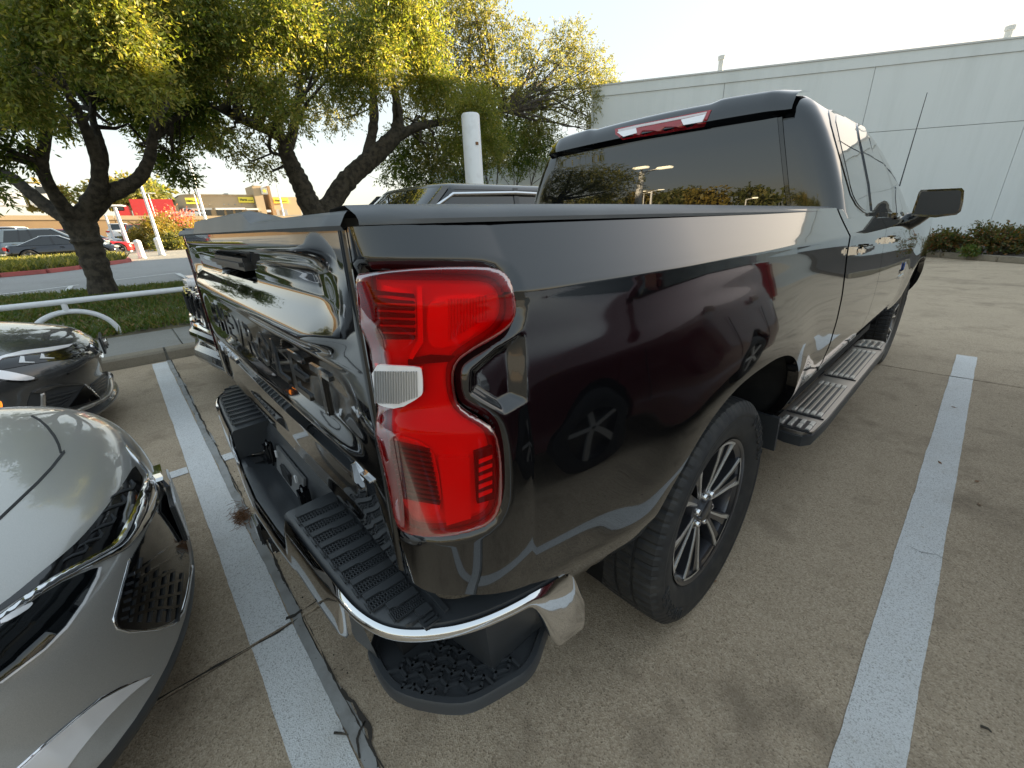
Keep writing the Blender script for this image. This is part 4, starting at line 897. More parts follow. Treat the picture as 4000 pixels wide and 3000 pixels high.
def pole(px, py, pytop, X, r, lab, head=None, ground=True):
    P = onX(px, py, X); zt = top_z(P, pytop); z0 = min(P[2], gz(X))
    t = thing('light_pole', lab, 'pole', (P[0], P[1], z0), group='white poles across the road'); MB().tube([(P[0], P[1], z0), (P[0], P[1], zt)], [r, r * .7], 12).build('pole_shaft', M['white_metal'], t, 60)
    MB().box((P[0], P[1], z0 + .05), (r * 4, r * 4, .12)).build('base_plate', M['steel'], t, 0)
    if head:
        for s in head: MB().bbox((P[0], P[1] + s * .5, zt + .05), (.35, .9, .12), .03).build('lamp_head', M['white_metal'], t, 30)
        MB().box((P[0], P[1], zt + .03), (.12, 1.2, .08)).build('lamp_bracket', M['white_metal'], t, 0)
    return t
pole(349, 537, 400, -37, .11, 'tall white pole rising behind the second bollard')
pole(276, 527, 446, -38, .13, 'shorter white pole with a lamp head left of the red car', (0,))
pole(239, 497, 464, -47, .10, 'low thin white post between tree trunk and white pickup')
pole(442, 467, 345, -62, .17, 'thick white pole in front of the left yellow sign')
pole(613, 467, 396, -80, .16, 'thin white pole right of the star tower')
pole(431, 461, 412, -90, .12, 'thin dark-looking pole beside the thick white pole')
pole(330, 450, 418, -90, .09, 'faint thin pole left of the sign building', (-1, 1))
P = onX(1028, 436, -5.62); P[2] = .13; zt = top_z(P, 246)
wp = thing('white_post', 'thick round white post standing behind the dark suv roof, under the tree', 'post', tuple(P))
MB().lathe([(0, .205), (.03, .205), (.031, .185), (zt - .13 - .03, .168), (zt - .13, .15), (zt - .13, 0)], 32, 'z', tuple(P)).build('post_shaft', M['white_metal'], wp, 40)
for a in range(4): MB().tube([(P[0] + .21 * math.cos(a * 1.57 + .4), P[1] + .21 * math.sin(a * 1.57 + .4), .13), (P[0] + .21 * math.cos(a * 1.57 + .4), P[1] + .21 * math.sin(a * 1.57 + .4), .19)], .015, 6).build('anchor_bolt', M['steel'], wp)
MB().bbox((P[0] + .172, P[1] - .02, zt - .5), (.02, .06, .05), .004).build('rust_bracket', M['needle'], wp, 30)
# ================================================================== far wall, elevated road and the sign building
hw = thing('retaining_wall', 'long tan block wall carrying the raised road behind the car lot', 'wall', (-75, 0, gz(-75)))
zt_ = lambda y: 4.13 - .0224 * (y + .3)
for i, y0 in enumerate(range(-120, 84, 12)):
    y1 = y0 + 11.94
    MB().prism([(y0, .5), (y1, .5), (y1, zt_(y1) - .5), (y0, zt_(y0) - .5)], -75, -82, lambda u, v, w: (w, u, v)).build('wall_panel', M['tan_block'], hw, 0)
    MB().prism([(y0, zt_(y0) - .5), (y1, zt_(y1) - .5), (y1, zt_(y1)), (y0, zt_(y0))], -74.9, -75.3, lambda u, v, w: (w, u, v)).build('barrier_panel', M['tan_wall'], hw, 0)
struct('raised_road', mesh_from('raised_road', [(-75.3, -120, zt_(-120) - .5), (-75.3, 84, zt_(84) - .5), (-128, 84, zt_(84) + 1), (-128, -120, zt_(-120) + 1)], [(0, 1, 2, 3)], M['lit_lot'], 0))
struct('embankment', mesh_from('embankment', [(-128, -300, 6.2), (-128, 200, 5.2), (-600, 300, 8), (-600, -600, 8), (-128, -300, 0), (-128, 200, 0)], [(0, 1, 2, 3), (0, 4, 5, 1)], M['lit_lot'], 0))
r4 = lambda a, b: (276.5 + .175 * a, 331.8 + .175 * b)
HX = -150
hz = thing('rental_building', 'tan commercial building with yellow signs and a square star tower', 'building', (HX, 27, 5.8))
def hbox(nm, a0, b0, a1, b1, m, x0=HX, dep=22, zb=None, par=None):
    P, Q = onX(*r4(a0, b0), x0), onX(*r4(a1, b1), x0); z0 = zb if zb is not None else Q[2]
    return MB().box((x0 - dep / 2, (P[1] + Q[1]) / 2, (P[2] + z0) / 2), (dep, abs(Q[1] - P[1]), abs(P[2] - z0))).build(nm, M[m], par or hz, 0, None if par is None else hz.location)
PL, PR = onX(*r4(650, 520), HX), onX(*r4(1605, 520), HX); zr_ = onX(*r4(1100, 505), HX)[2]
cur = [(HX - 22, PL[1])] + [(HX - 5 + 5 * math.sin(t), PL[1] + 2.5 - 2.5 * math.cos(t)) for t in np.linspace(0, math.pi / 2, 8)] + [(HX, PR[1] - 2)] + [(HX - 3 + 3 * math.cos(t), PR[1] - 2 + 2 * math.sin(t)) for t in np.linspace(0, math.pi / 2, 6)] + [(HX - 22, PR[1])]
MB().prism(cur, 5.0, zr_).build('front_wall', M['tan_wall'], hz, 30)
MB().prism([(a + (.2 if a > HX - 10 else 0), b) for a, b in cur], zr_ - .25, zr_ + .05).build('parapet', M['tan_wall'], hz, 30)
hbox('side_wing', 420, 635, 655, 770, 'tan_wall', HX - 2, 16, 5.)
hbox('star_tower', 1530, 395, 1725, 770, 'tan_wall', HX + 1.5, 9, 5.)
hbox('tower_fin', 1745, 400, 1800, 770, 'tan_block', HX + .5, 8, 5.)
hbox('right_wing', 1775, 535, 2150, 770, 'tan_wall', HX - 2, 16, 5.)
def sign(a0, b0, a1, b1, txt, x0, par=hz):
    s_ = hbox('sign_panel', a0, b0, a1, b1, 'yellow_sign', x0, .3); P, Q = onX(*r4(a0, b0), x0), onX(*r4(a1, b1), x0); W, H = abs(Q[1] - P[1]), abs(Q[2] - P[2]); y = min(P[1], Q[1]); z = (P[2] + Q[2]) / 2
    for t, fw, fh, ox, oz in ((txt[0], .46, .42, .33, .02), (txt[1], .34, .15, .77, -.10)):
        o = link('sign_lettering', text_mesh(t, 'sign_lettering', M['sign_black'], W * fw, H * fh, .06, .12, .02), s_); o.location = Vector((x0 + .06, y + W * ox, z + H * oz)) - Vector(hz.location)
        o.rotation_euler = (Matrix(((0, 0, 1), (1, 0, 0), (0, 1, 0)))).to_euler()
sign(700, 545, 882, 620, ('Hertz', 'CAR SALES'), HX + .4); sign(1355, 535, 1560, 605, ('Hertz', 'CAR SALES'), HX + .4); sign(1790, 545, 1985, 612, ('Hertz', 'CAR SALES'), HX - 1.5); sign(425, 655, 508, 700, ('Hertz', 'CAR SALES'), HX - 1.5)
sp_n = hbox('star_panel', 1632, 418, 1732, 503, 'sign_grey', HX + 1.9, .3); P, Q = onX(*r4(1632, 418), HX + 2), onX(*r4(1732, 503), HX + 2)
yc, zc, rs = (P[1] + Q[1]) / 2, (P[2] + Q[2]) / 2, abs(Q[1] - P[1]) * .36
MB().prism([(yc + rs * (1 if k % 2 == 0 else .42) * math.sin(k * math.pi / 5), zc + rs * (1 if k % 2 == 0 else .42) * math.cos(k * math.pi / 5)) for k in range(10)], HX + 2.06, HX + 2.2, lambda u, v, w: (w, u, v)).build('gold_star', M['yellow_sign'], sp_n, 0, hz.location)
hbox('awning', 720, 672, 1040, 694, 'sign_grey', HX + 2.2, 2); hbox('awning', 1080, 670, 1450, 690, 'plate', HX + 2.2, 2); hbox('awning', 1460, 675, 1612, 695, 'plate', HX + 2.2, 2)
for a0, a1 in ((720, 800), (808, 900), (905, 1035), (1085, 1200), (1210, 1310), (1320, 1420)): hbox('shop_window', a0, 698, a1, 765, 'glass', HX + .15, .2)
hbox('door_opening', 1825, 690, 1880, 770, 'sign_grey', HX - 1.8, .3); hbox('door_opening', 1920, 690, 1980, 770, 'sign_grey', HX - 1.8, .3); hbox('door_sign', 1710, 695, 1768, 722, 'plate', HX + 2.0, .2)
for a in (1000, 1180, 1240, 1320, 1400, 1500, 1560): hbox('wall_lamp', a, 622, a + 12, 632, 'sign_grey', HX + .6, .5)
hbox('roof_unit', 1190, 490, 1240, 505, 'sign_grey', HX - 6, 3, zr_)
# ================================================================== white building on the right
WA = math.radians(34); wt = np.array([math.cos(WA), math.sin(WA), 0]); wnm = np.array([math.sin(WA), -math.cos(WA), 0]); W0 = onZ(2100, 521, .1); W0[2] = 0
def onW(px, py, d=0.): r = ray(px, py); t = (wnm @ (W0 + wnm * d) - wnm @ CAM_P) / (wnm @ r); return CAM_P + r * t
def ws(P): return float((P - W0) @ wt)
def wp_(s, d, z): P = W0 + wt * s + wnm * d; return (P[0], P[1], z)
wb_ = thing('white_building', 'large plain white building with flat parapet behind the pickup cab', 'building', tuple(W0))
sL = ws(onW(1281, 200)); ZR = float(np.mean([onW(1350, 176)[2], onW(2212, 88)[2]])); ZH = float(np.mean([onW(1880, 283)[2], onW(2212, 264)[2]])); sv = [ws(onW(1567, 170)), ws(onW(1893, 140))]; dv = sv[1] - sv[0]
cuts = [sL]; k = int(math.floor((sL - sv[0]) / dv)) + 1
while sv[0] + k * dv < 46: cuts.append(sv[0] + k * dv); k += 1
def wbox(nm, s0, s1, d0, d1, z0, z1, m, par=wb_, b=0):
    V = [wp_(s, d, z) for s in (s0, s1) for d in (d0, d1) for z in (z0, z1)]
    return MB().add(V, [(0, 1, 3, 2), (4, 6, 7, 5), (0, 4, 5, 1), (2, 3, 7, 6), (0, 2, 6, 4), (1, 5, 7, 3)]).build(nm, M[m], par, 0, wb_.location)
wbox('wall_core', sL + .01, 46, -22, -.06, -.1, ZR - .02, 'joint_dark')
for a, b in zip(cuts[:-1], cuts[1:]):
    wbox('wall_panel', a + .008, b - .008, -.05, 0, .18, ZH - .008, 'wall_white'); wbox('wall_panel', a + .008, b - .008, -.05, 0, ZH + .008, ZR - .33, 'wall_white')
wbox('side_wall', sL - .04, sL + .005, -22, -.002, -.1, ZR - .33, 'wall_white')
wbox('parapet_cap', sL - .06, 46, -22, .035, ZR - .325, ZR, 'wall_white'); wbox('cap_flashing', sL - .09, 46.05, -.35, .065, ZR + .002, ZR + .05, 'wall_cap'); wbox('wall_footing', sL, 46, -.05, .03, -.1, .175, 'wall_white')
for px, py0, py1 in ((1556, 150, 121), (2172, 92, 56)):
    P = onW(px, py0, -1.0); zt = top_z(P, py1)
    v = thing('vent_pipe', 'white capped vent pipe on the parapet ' + ('above the pickup rear window' if px < 1800 else 'at the far right by the sun glow'), 'vent pipe', (P[0], P[1], ZR + .04), group='roof vent pipes')
    MB().tube([(P[0], P[1], ZR + .04), (P[0], P[1], zt)], .09, 14).build('pipe', M['wall_cap'], v, 60); MB().tube([(P[0], P[1], zt - .12), (P[0], P[1], zt)], .125, 14).build('pipe_cap', M['wall_cap'], v, 60); MB().lathe([(0, .2), (.06, .1)], 14, 'z', (P[0], P[1], ZR + .03)).build('pipe_boot', M['wall_cap'], v, 40)
# entrance canopy left of the wall
can = thing('entrance_canopy', 'white flat entrance canopy on square pillars beyond the post and tree', 'canopy', wp_(sL - 6, 0, 0))
rz_ = lambda a, b: (719 + .25 * a, 359.5 + .25 * b)
Pp = onW(*rz_(1700, 300)); Pq = onW(*rz_(1815, 300)); s0, s1 = ws(Pp), ws(Pq); zs_ = onW(*rz_(1700, 205))[2]; zt_2 = zs_ + 1.15
def cbox(nm, *a): 
    o = wbox(nm, *a, par=can); 
    return o
for nm, a in (('pillar', (s0, s1, -1.2, 0, 0, zs_ - .002)), ('pillar', (s0 - 4.4, s0 - 3.6, -9, -7.8, 0, zs_ - .002)), ('canopy_roof', (s0 - 4.5, sL - .10, -9, .05, zs_, zt_2)), ('pillar', (s0, s1, -9, -7.8, 0, zs_ - .002))):
    V = [wp_(s, d, z) for s in a[0:2] for d in a[2:4] for z in a[4:6]]; MB().add(V, [(0, 1, 3, 2), (4, 6, 7, 5), (0, 4, 5, 1), (2, 3, 7, 6), (0, 2, 6, 4), (1, 5, 7, 3)]).build(nm, M['wall_white'], can, 0, can.location)
for k in range(2):
    P = wp_(s0 - 1.0 - 2.0 * k, -3.0, zs_ - .015); MB().lathe([(0, .0), (0, .16), (.012, .17)], 16, 'z', P).build('soffit_lamp', M['soffit_lamp'], can, 40, can.location)
# shrub bed in front of the wall
bedpx = [onZ(1940, 549)[:2], onZ(2212, 570.5)[:2]]; d_ = (bedpx[1] - bedpx[0]) / np.linalg.norm(bedpx[1] - bedpx[0]); A = bedpx[0] - d_ * .8; B = bedpx[1] + d_ * 1.5; 
wl = lambda P: np.array([P[0], P[1]]) + 0
W1, W2 = np.array(wp_(ws(np.array([A[0], A[1], 0])) - .4, .02, 0))[:2], np.array(wp_(8, .02, 0))[:2]
nb_ = np.array([-d_[1], d_[0]]); nb_ = nb_ if nb_[1] > 0 else -nb_
bed = struct('planting_bed', MB().prism([tuple(A + nb_ * .15), tuple(B + nb_ * .15), tuple(W2), tuple(W1)], -.01, .115).mesh('planting_bed', M['mulch'], 0))
Lb = np.linalg.norm(B - A); nseg = 8
for k in range(nseg):
    a, b = A + (B - A) * k / nseg, A + (B - A) * (k + 1) / nseg; c = (a + b) / 2
    o = MB().bbox((0, 0, .065), (Lb / nseg - .015, .16, .15), .02).build('curb_block', M['curb'], bed, 30, (0, 0, 0)); o.location = (c[0] + nb_[0] * .08, c[1] + nb_[1] * .08, 0); o.rotation_euler = (0, 0, math.atan2(d_[1], d_[0]))
# ================================================================== cars
def ring(w, F, R, Lf, n, rc=.35, m=16):
    """Outline of a car seen from above: bowed nose at y = F, tail at y = R, half width w."""
    P = []
    for a in np.linspace(0, math.pi / 2, m): P.append((w * math.sin(a) ** (2 / n), F - Lf + Lf * math.cos(a) ** (2 / n)))
    for t in np.linspace(0, 1, 40)[1:-1]: P.append((w, F - Lf + (R + rc - F + Lf) * t))
    for a in np.linspace(math.pi / 2, 0, 10): P.append((w * math.sin(a) ** .75, R + rc - rc * math.cos(a) ** .75))
    return P + [(-x, y) for x, y in P[-2:0:-1]]
def rings_mesh(levels, Lf, n, rc):                  # level: (front inset, side inset, rear inset, z)
    G = []
    for fi_, si, ri, z, (W, F, R) in levels: G.append([(x, y, z) for x, y in ring(max(W - si, .02), F - fi_, R + ri, max(Lf - .5 * fi_, .12), n, rc)])
    G = np.array(G); G = np.concatenate([G, G[:, :1]], 1); k = G.shape[1]
    return G.reshape(-1, 3), grid_faces(*G.shape[:2]), k
CAR = dict(
 sedan=dict(L=4.9, W=1.85, zb=.20, belt=.93, hood=.74, roof=1.44, cab=(-2.05, .95), rf=(-1.15, .10), wb=2.8, wr=.335, y0=1.42),
 coupe=dict(L=4.25, W=1.78, zb=.18, belt=.88, hood=.72, roof=1.29, cab=(-1.75, .75), rf=(-.85, .0), wb=2.57, wr=.325, y0=1.28),
 suv=dict(L=4.7, W=1.88, zb=.25, belt=1.06, hood=.96, roof=1.68, cab=(-2.22, 1.0), rf=(-1.95, .15), wb=2.75, wr=.36, y0=1.42),
 bigsuv=dict(L=4.9, W=1.96, zb=.27, belt=1.14, hood=1.03, roof=1.79, cab=(-2.30, 1.05), rf=(-2.0, .25), wb=2.95, wr=.38, y0=1.5),
 pickup=dict(L=5.4, W=1.95, zb=.35, belt=1.18, hood=1.10, roof=1.82, cab=(-.9, 1.25), rf=(-.65, .45), wb=3.3, wr=.39, y0=1.75))
def car(name, label, cat, kind, paint_, loc, rz=0, group=None, trim=None, far=True, chrome=False):
    p = CAR[kind]; L, W, zb, belt, hood, roof = p['L'], p['W'], p['zb'], p['belt'], p['hood'], p['roof']; F, R = L / 2, -L / 2; hw = W / 2
    t = thing(name, label, cat, loc, rz, group); D = (hw, F, R); tl = belt + .01
    lv = [(.10, .10, .10, zb, D), (.03, .03, .03, zb + .06, D), (0, .02, .02, zb + .22, D), (.02, .0, .0, (zb + hood) / 2 + .06, D), (.06, .015, .03, hood - .10, D), (.14, .04, .05, hood - .03, D), (.26, .08, .07, hood + .015, D)]
    yf = p['cab'][1]; 
    lv += [(F - yf - .35, .10, .09, belt - .06, D), (F - yf - .05, .14, .12, belt, D), (F - yf + .1, .18, max(.14, (p['cab'][0] - R) * .3), belt + .012, D)]
    V, Fc, k = rings_mesh(lv, .55, 2.4, .3)
    V = list(map(tuple, V)); top = len(V) - k
    Fc = Fc + [tuple(top + i for i in range(k - 1))]
    wy = (p['y0'], p['y0'] - p['wb']); ra = p['wr'] + .055
    f = [min(1, min((math.hypot(v[1] - y, v[2] - p['wr']) - ra) for y in wy)) if abs(v[0]) > hw - .30 else 1 for v in V]
    V, Fc, E = clip_faces(V, Fc, f); V, Fc = add_lip(V, Fc, E, lambda v: (-.05 * (1 if v[0] > 0 else -1), 0, 0))
    body = link('body', mesh_from('body', V, Fc, M[paint_], 38), t)
    MB().box((0, 0, (zb + belt) / 2 - .02), (W - .5, L - .7, belt - zb - .2)).build('underbody', M['liner'], t, 0, (0, 0, 0))
    # greenhouse: glass with painted roof and pillars
    y0c, y1c = p['cab']; y0r, y1r = p['rf']; wr_ = hw - (.30 if roof < 1.5 else .24); G = []
    for q in np.linspace(0, 1, 5): G.append([(x, y, belt - .03 + (roof - .05 - belt + .03) * q) for x, y in ring((hw - .10) + (wr_ - hw + .10) * q, y1c + (y1r - y1c) * q, y0c + (y0r - y0c) * q, .30, 3.2, .22)])
    G = np.array(G); G = np.concatenate([G, G[:, :1]], 1); link('windows', mesh_from('windows', G.reshape(-1, 3), grid_faces(*G.shape[:2]), M['glass'], 40), t)
    G = []
    for ins, z in ((-.012, roof - .075), (.0, roof - .045), (.06, roof - .012), (.18, roof), (.45, roof + .008)): G.append([(x, y, z) for x, y in ring(max(wr_ - ins, .05), y1r - ins * .6, y0r + ins * .6, .30, 3.2, .22)])
    G = np.array(G); G = np.concatenate([G, G[:, :1]], 1); k2 = G.shape[1]; link('roof', mesh_from('roof', G.reshape(-1, 3), grid_faces(*G.shape[:2]) + [tuple(4 * k2 + i for i in range(k2 - 1))], M[paint_], 40), t)
    ym = (y0r + y1r) / 2 + .1
    for s in (1, -1):
        a0, a1 = hw - .105, wr_ + .004
        for (ya, yb, w) in ((y1c - .14, y1r - .10, .05), (ym, ym - .05, .045), (y0c + .22, y0r + .16, .09)) + (((y0c + .9, y0r + .75, .03),) if kind in ('suv', 'bigsuv') else ()):
            m = MB(); m.add([(s * (a0 + e), y, z) for (y, z, a0, e) in ((ya - w, belt - .03, a0, .006), (ya + w, belt - .03, a0, .006), (yb + w * .8, roof - .05, a1, .006), (yb - w * .8, roof - .05, a1, .006))] + [(s * (a0 - .03), y, z) for (y, z, a0) in ((ya - w, belt - .03, a0), (ya + w, belt - .03, a0), (yb + w * .8, roof - .05, a1), (yb - w * .8, roof - .05, a1))], [(0, 1, 2, 3), (4, 7, 6, 5), (0, 3, 7, 4), (1, 5, 6, 2)]); m.build('pillar', M[paint_ if w > .046 else 'gloss_black'], t, 0, (0, 0, 0))
        if chrome:
            m = MB().tube([(s * (hw - .10), y1c - .20, belt + .0), (s * (hw - .10 + (wr_ - hw + .10) * .55), y1c - .20 + (y1r - y1c) * .55 + .02, belt + (roof - belt) * .55), (s * (wr_ + .035), y1r - .16, roof - .125), (s * (wr_ + .05), ym, roof - .105), (s * (wr_ + .035), y0r + .25, roof - .125), (s * (hw - .15), y0c + .16, belt + .25), (s * (hw - .10), y0c + .20, belt + .02)], .020, 6); m.build('window_trim', M['chrome'], t, 60, (0, 0, 0))
        MB().bbox((s * (hw + .05), yf - .28, belt + .06), (.18, .10, .12), .03).build('door_mirror', M[paint_], t, 30, (0, 0, 0))
        MB().bbox((s * (hw - .32), F - .16, hood - .09), (.42, .22, .10), .03).build('headlight', M['lamp_white'], t, 30, (0, 0, 0)).rotation_euler = (0, 0, 0)
        MB().bbox((s * (hw - .20), R + .09, belt - .14), (.36, .14, .16), .03).build('tail_light', M['red_solid'], t, 30, (0, 0, 0))
        for yy in (ym + .25, ym - .75): MB().bbox((s * (hw - .005), yy, belt - .14), (.03, .18, .03), .008).build('door_handle', M[paint_], t, 30, (0, 0, 0))
        for yy in (yf - .15, ym - .03, y0c + .55): MB().tube([(s * (hw + .0005), yy, zb + .18), (s * (hw - .0), yy, belt - .2)], .004, 4).build('door_seam', M['liner'], t, 0, (0, 0, 0))
    MB().bbox((0, F - .06, (zb + hood) / 2 + .06), (hw * 1.1, .12, (hood - zb) * .34), .03).build('grille', M['gloss_black'], t, 30, (0, 0, 0))
    MB().bbox((0, F - .03, zb + .12), (hw * 1.3, .10, .10), .03).build('lower_grille', M['plastic'], t, 30, (0, 0, 0))
    MB().bbox((0, R + .02, zb + .14), (hw * 1.4, .08, .16), .03).build('rear_valance', M['plastic'], t, 30, (0, 0, 0))
    MB().bbox((0, R - .005, belt - .25), (.32, .03, .15), .005).build('number_plate', M['plate'], t, 30, (0, 0, 0))
    for y in wy:
        for s in (1, -1):
            m = MB(); r = p['wr']; m.lathe([(-.10, r * .66), (-.11, r * .9), (-.09, r), (.09, r), (.11, r * .93), (.112, r * .8), (.10, r * .66)], 28, 'x')
            w_ = m.build('wheel', M['rubber'], t, 40, (0, 0, 0)); w_.location = (s * (hw - .125), y, r); w_.rotation_euler = (0, 0, 0 if s > 0 else math.pi)
            m = MB().lathe([(.07, 0), (.07, r * .12), (.055, r * .64), (.08, r * .67), (.095, r * .66)], 28, 'x'); rim_ = m.build('rim', M['gloss_black'], w_, 40, (0, 0, 0))
            m = MB()
            for q in range(5): a = q * 2 * math.pi / 5; m.box((.088, r * .36 * math.cos(a), r * .36 * math.sin(a)), (.02, r * .13, r * .62), rx=a - math.pi / 2 + 0)
            m.build('spokes', M['silver_car'], w_, 0, (0, 0, 0))
    return t
def nose_car(name, label, loc, W, Lf, n, lv, L, paint_, lipz, rc=.3):
    """Near car with its nose towards the truck: body built in outline layers; y measured from the nose."""
    t = thing(name, label, 'car', loc); D = (W / 2, 0, -L)
    V, F, k = rings_mesh([(a, b, c, z, D) for a, b, c, z in lv], Lf, n, rc); V = np.array(V); 
    # soften: resample the layers smoothly
    Vw = V + np.array(loc); top = len(V) - k; Fall = F + [tuple(top + i for i in range(k - 1))]
    bv = bvh_of(Vw, F)
    V1, F1, _ = clip_faces(V, Fall, V[:, 2] - lipz); V2, F2, _ = clip_faces(V, Fall, lipz - V[:, 2])
    b = link('body', mesh_from('body', V1, F1, M[paint_], 40), t); link('lower_bumper', mesh_from('lower_bumper', V2, F2, M['plastic'], 40), t)
    return t, bv
def dense(lv, k=6):                                 # smooth the layer table with a Catmull-Rom curve
    A = np.array(lv, float); out = []
    for i in range(len(A) - 1):
        p0, p1, p2, p3 = A[max(i - 1, 0)], A[i], A[i + 1], A[min(i + 2, len(A) - 1)]
        for q in range(k):
            s = q / k; out.append(.5 * ((2 * p1) + (-p0 + p2) * s + (2 * p0 - 5 * p1 + 4 * p2 - p3) * s * s + (-p0 + 3 * p1 - 3 * p2 + p3) * s ** 3))
    out.append(A[-1]); return [tuple(v) for v in out]
# ---- silver sedan nose to tail with the truck
sx, sy = -.48, -1.365
lv = dense([(.13, .12, .2, .16), (.045, .05, .1, .20), (.0, .01, .02, .255), (.012, .0, .0, .35), (.020, .0, .0, .46), (.035, .005, .0, .56), (.065, .015, .02, .635), (.12, .04, .04, .685), (.215, .085, .06, .722), (.40, .16, .09, .765), (.75, .27, .14, .83), (1.10, .36, .2, .88), (1.45, .40, .3, .915)])
mal, mbv = nose_car('silver_sedan', 'taupe silver sedan with chrome grille bar, its nose close to the truck bumper', (sx, sy, 0), 1.85, .5, 2.3, lv, 4.92, 'silver_paint', .285)
zm = lambda pts: [(.4667 * a, 884.8 + .4667 * b) for a, b in pts]
T = lambda nm, pts, mm, off, th=.008, st=9, sm=1, par=None, bv=None: trace(nm, smooth_poly(pts, sm) if sm else pts, bv or mbv, M[mm], par or mal, off, th, st, 35)
T('upper_grille', zm([(622, 255), (640, 285), (662, 320), (655, 355), (605, 480), (545, 590), (495, 640), (395, 692), (200, 800), (0, 935), (-60, 975), (-60, 950), (0, 905), (60, 862), (200, 745), (300, 665), (370, 600), (440, 520), (500, 440), (570, 340)]), 'gloss_black', .002)
for q in range(5): 
    a = np.array([(600, 330), (560, 400), (510, 490), (450, 560), (380, 625)][q], float); T('grille_bar', zm([tuple(a), tuple(a + (22, 20)), tuple(a + (10, 42)), tuple(a + (-45, 60)), tuple(a + (-90, 85)), tuple(a + (-90, 79)), tuple(a + (-48, 52)), tuple(a + (2, 36)), tuple(a + (12, 20))]), 'plastic', .007, sm=0)
T('chrome_bar', zm([(575, 160), (598, 178), (650, 235), (700, 300), (735, 350), (737, 420), (692, 510), (640, 590), (605, 635), (560, 664), (470, 705), (400, 738), (250, 812), (0, 985), (-60, 1025), (-60, 985), (0, 950), (200, 800), (400, 690), (500, 637), (545, 590), (610, 470), (662, 345), (690, 312), (640, 245), (590, 190)]), 'chrome', .012, .02)
T('headlight', zm([(-60, 1030), (0, 990), (250, 818), (400, 748), (462, 730), (440, 790), (380, 900), (300, 1010), (200, 1110), (100, 1190), (0, 1258), (-60, 1300)]), 'glass', .003)
T('daytime_lamp', zm([(462, 732), (450, 780), (385, 900), (305, 1012), (200, 1116), (0, 1268), (0, 1258), (200, 1106), (298, 1004), (378, 892), (440, 775), (452, 735)]), 'lamp_white', .006, sm=0)
T('lamp_strip', zm([(0, 975), (140, 895), (150, 905), (120, 935), (0, 1003)]), 'lamp_white', .005)
T('lower_grille', zm([(740, 425), (772, 360), (800, 450), (842, 560), (875, 680), (868, 780), (845, 900), (822, 960), (780, 992), (700, 1018), (600, 1022), (548, 1010), (530, 970), (560, 850), (605, 690), (650, 610), (700, 510)]), 'gloss_black', .003)
for q in range(6):
    T('grille_bar', zm([(600 - 6 * q, 760 + 40 * q), (690, 700 + 44 * q), (770, 640 + 55 * q), (830 - q * 3, 610 + 60 * q), (830 - q * 3, 622 + 60 * q), (770, 654 + 55 * q), (690, 715 + 44 * q), (602 - 6 * q, 774 + 40 * q)]), 'gloss_black', .012, .014, sm=0)
    T('grille_bar', zm([(640 + 38 * q, 690 + 20 * q - 30 * (q > 3)), (650 + 38 * q, 690 + 20 * q - 30 * (q > 3)), (600 + 44 * q, 985), (590 + 44 * q, 985)]), 'plastic', .007, .01, sm=0)
T('grille_surround', zm([(605, 690), (530, 970), (545, 1010), (600, 1026), (720, 1016), (800, 990), (838, 935), (862, 850), (885, 720), (893, 725), (872, 850), (848, 940), (806, 1000), (722, 1026), (598, 1036), (538, 1018), (520, 972), (596, 688)]), 'chrome', .010, .014, sm=0)
T('lower_lamp', zm([(705, 1235), (620, 1300), (520, 1392), (420, 1505), (330, 1620), (270, 1710), (40, 1710), (200, 1560), (330, 1450), (450, 1352), (560, 1292), (650, 1250)]), 'lamp_white', .004)
T('lower_lamp_trim', zm([(710, 1225), (560, 1282), (450, 1342), (330, 1438), (200, 1548), (30, 1700), (60, 1700), (205, 1566), (335, 1456), (455, 1358), (565, 1298), (690, 1240)]), 'chrome', .010, .012, sm=0)
# hood shut line, badge, plate
T('bonnet_seam', [(-30, 1142), (0, 1116), (40, 1078), (80, 1040), (110, 1008), (134, 977), (139, 972), (141, 978), (136, 984), (113, 1013), (83, 1045), (43, 1083), (3, 1121), (-30, 1148)], 'liner', .0015, .003, sm=0)
T('bonnet_seam', [(134, 977), (130, 960), (120, 940), (104, 920), (86, 905), (70, 897), (66, 899), (84, 909), (100, 924), (115, 944), (124, 962), (129, 980)], 'liner', .0015, .003, sm=0)
BT = [(.0, .018), (.018, .018), (.018, .034), (.042, .034), (.046, .018), (.080, .018), (.070, -.018), (.018, -.018), (.014, -.034), (-.010, -.034), (-.014, -.018), (-.070, -.018), (-.080, .018), (-.02, .018)]
bt = MB().prism([(u * .95, v * .95) for u, v in BT], 0, .022, lambda u, v, w: (sx + .02 + u, sy - .040 + .018 + w - v * .25, .545 + v)); bt.build('grille_emblem', M['chrome'], mal, 30)
MB().bbox((sx + .02, sy - .006, .42), (.34, .014, .16), .006).build('plate_holder', M['plastic'], mal, 30); MB().bbox((sx + .02, sy + .005, .425), (.305, .006, .15), .002).build('number_plate', M['plate'], mal, 30)
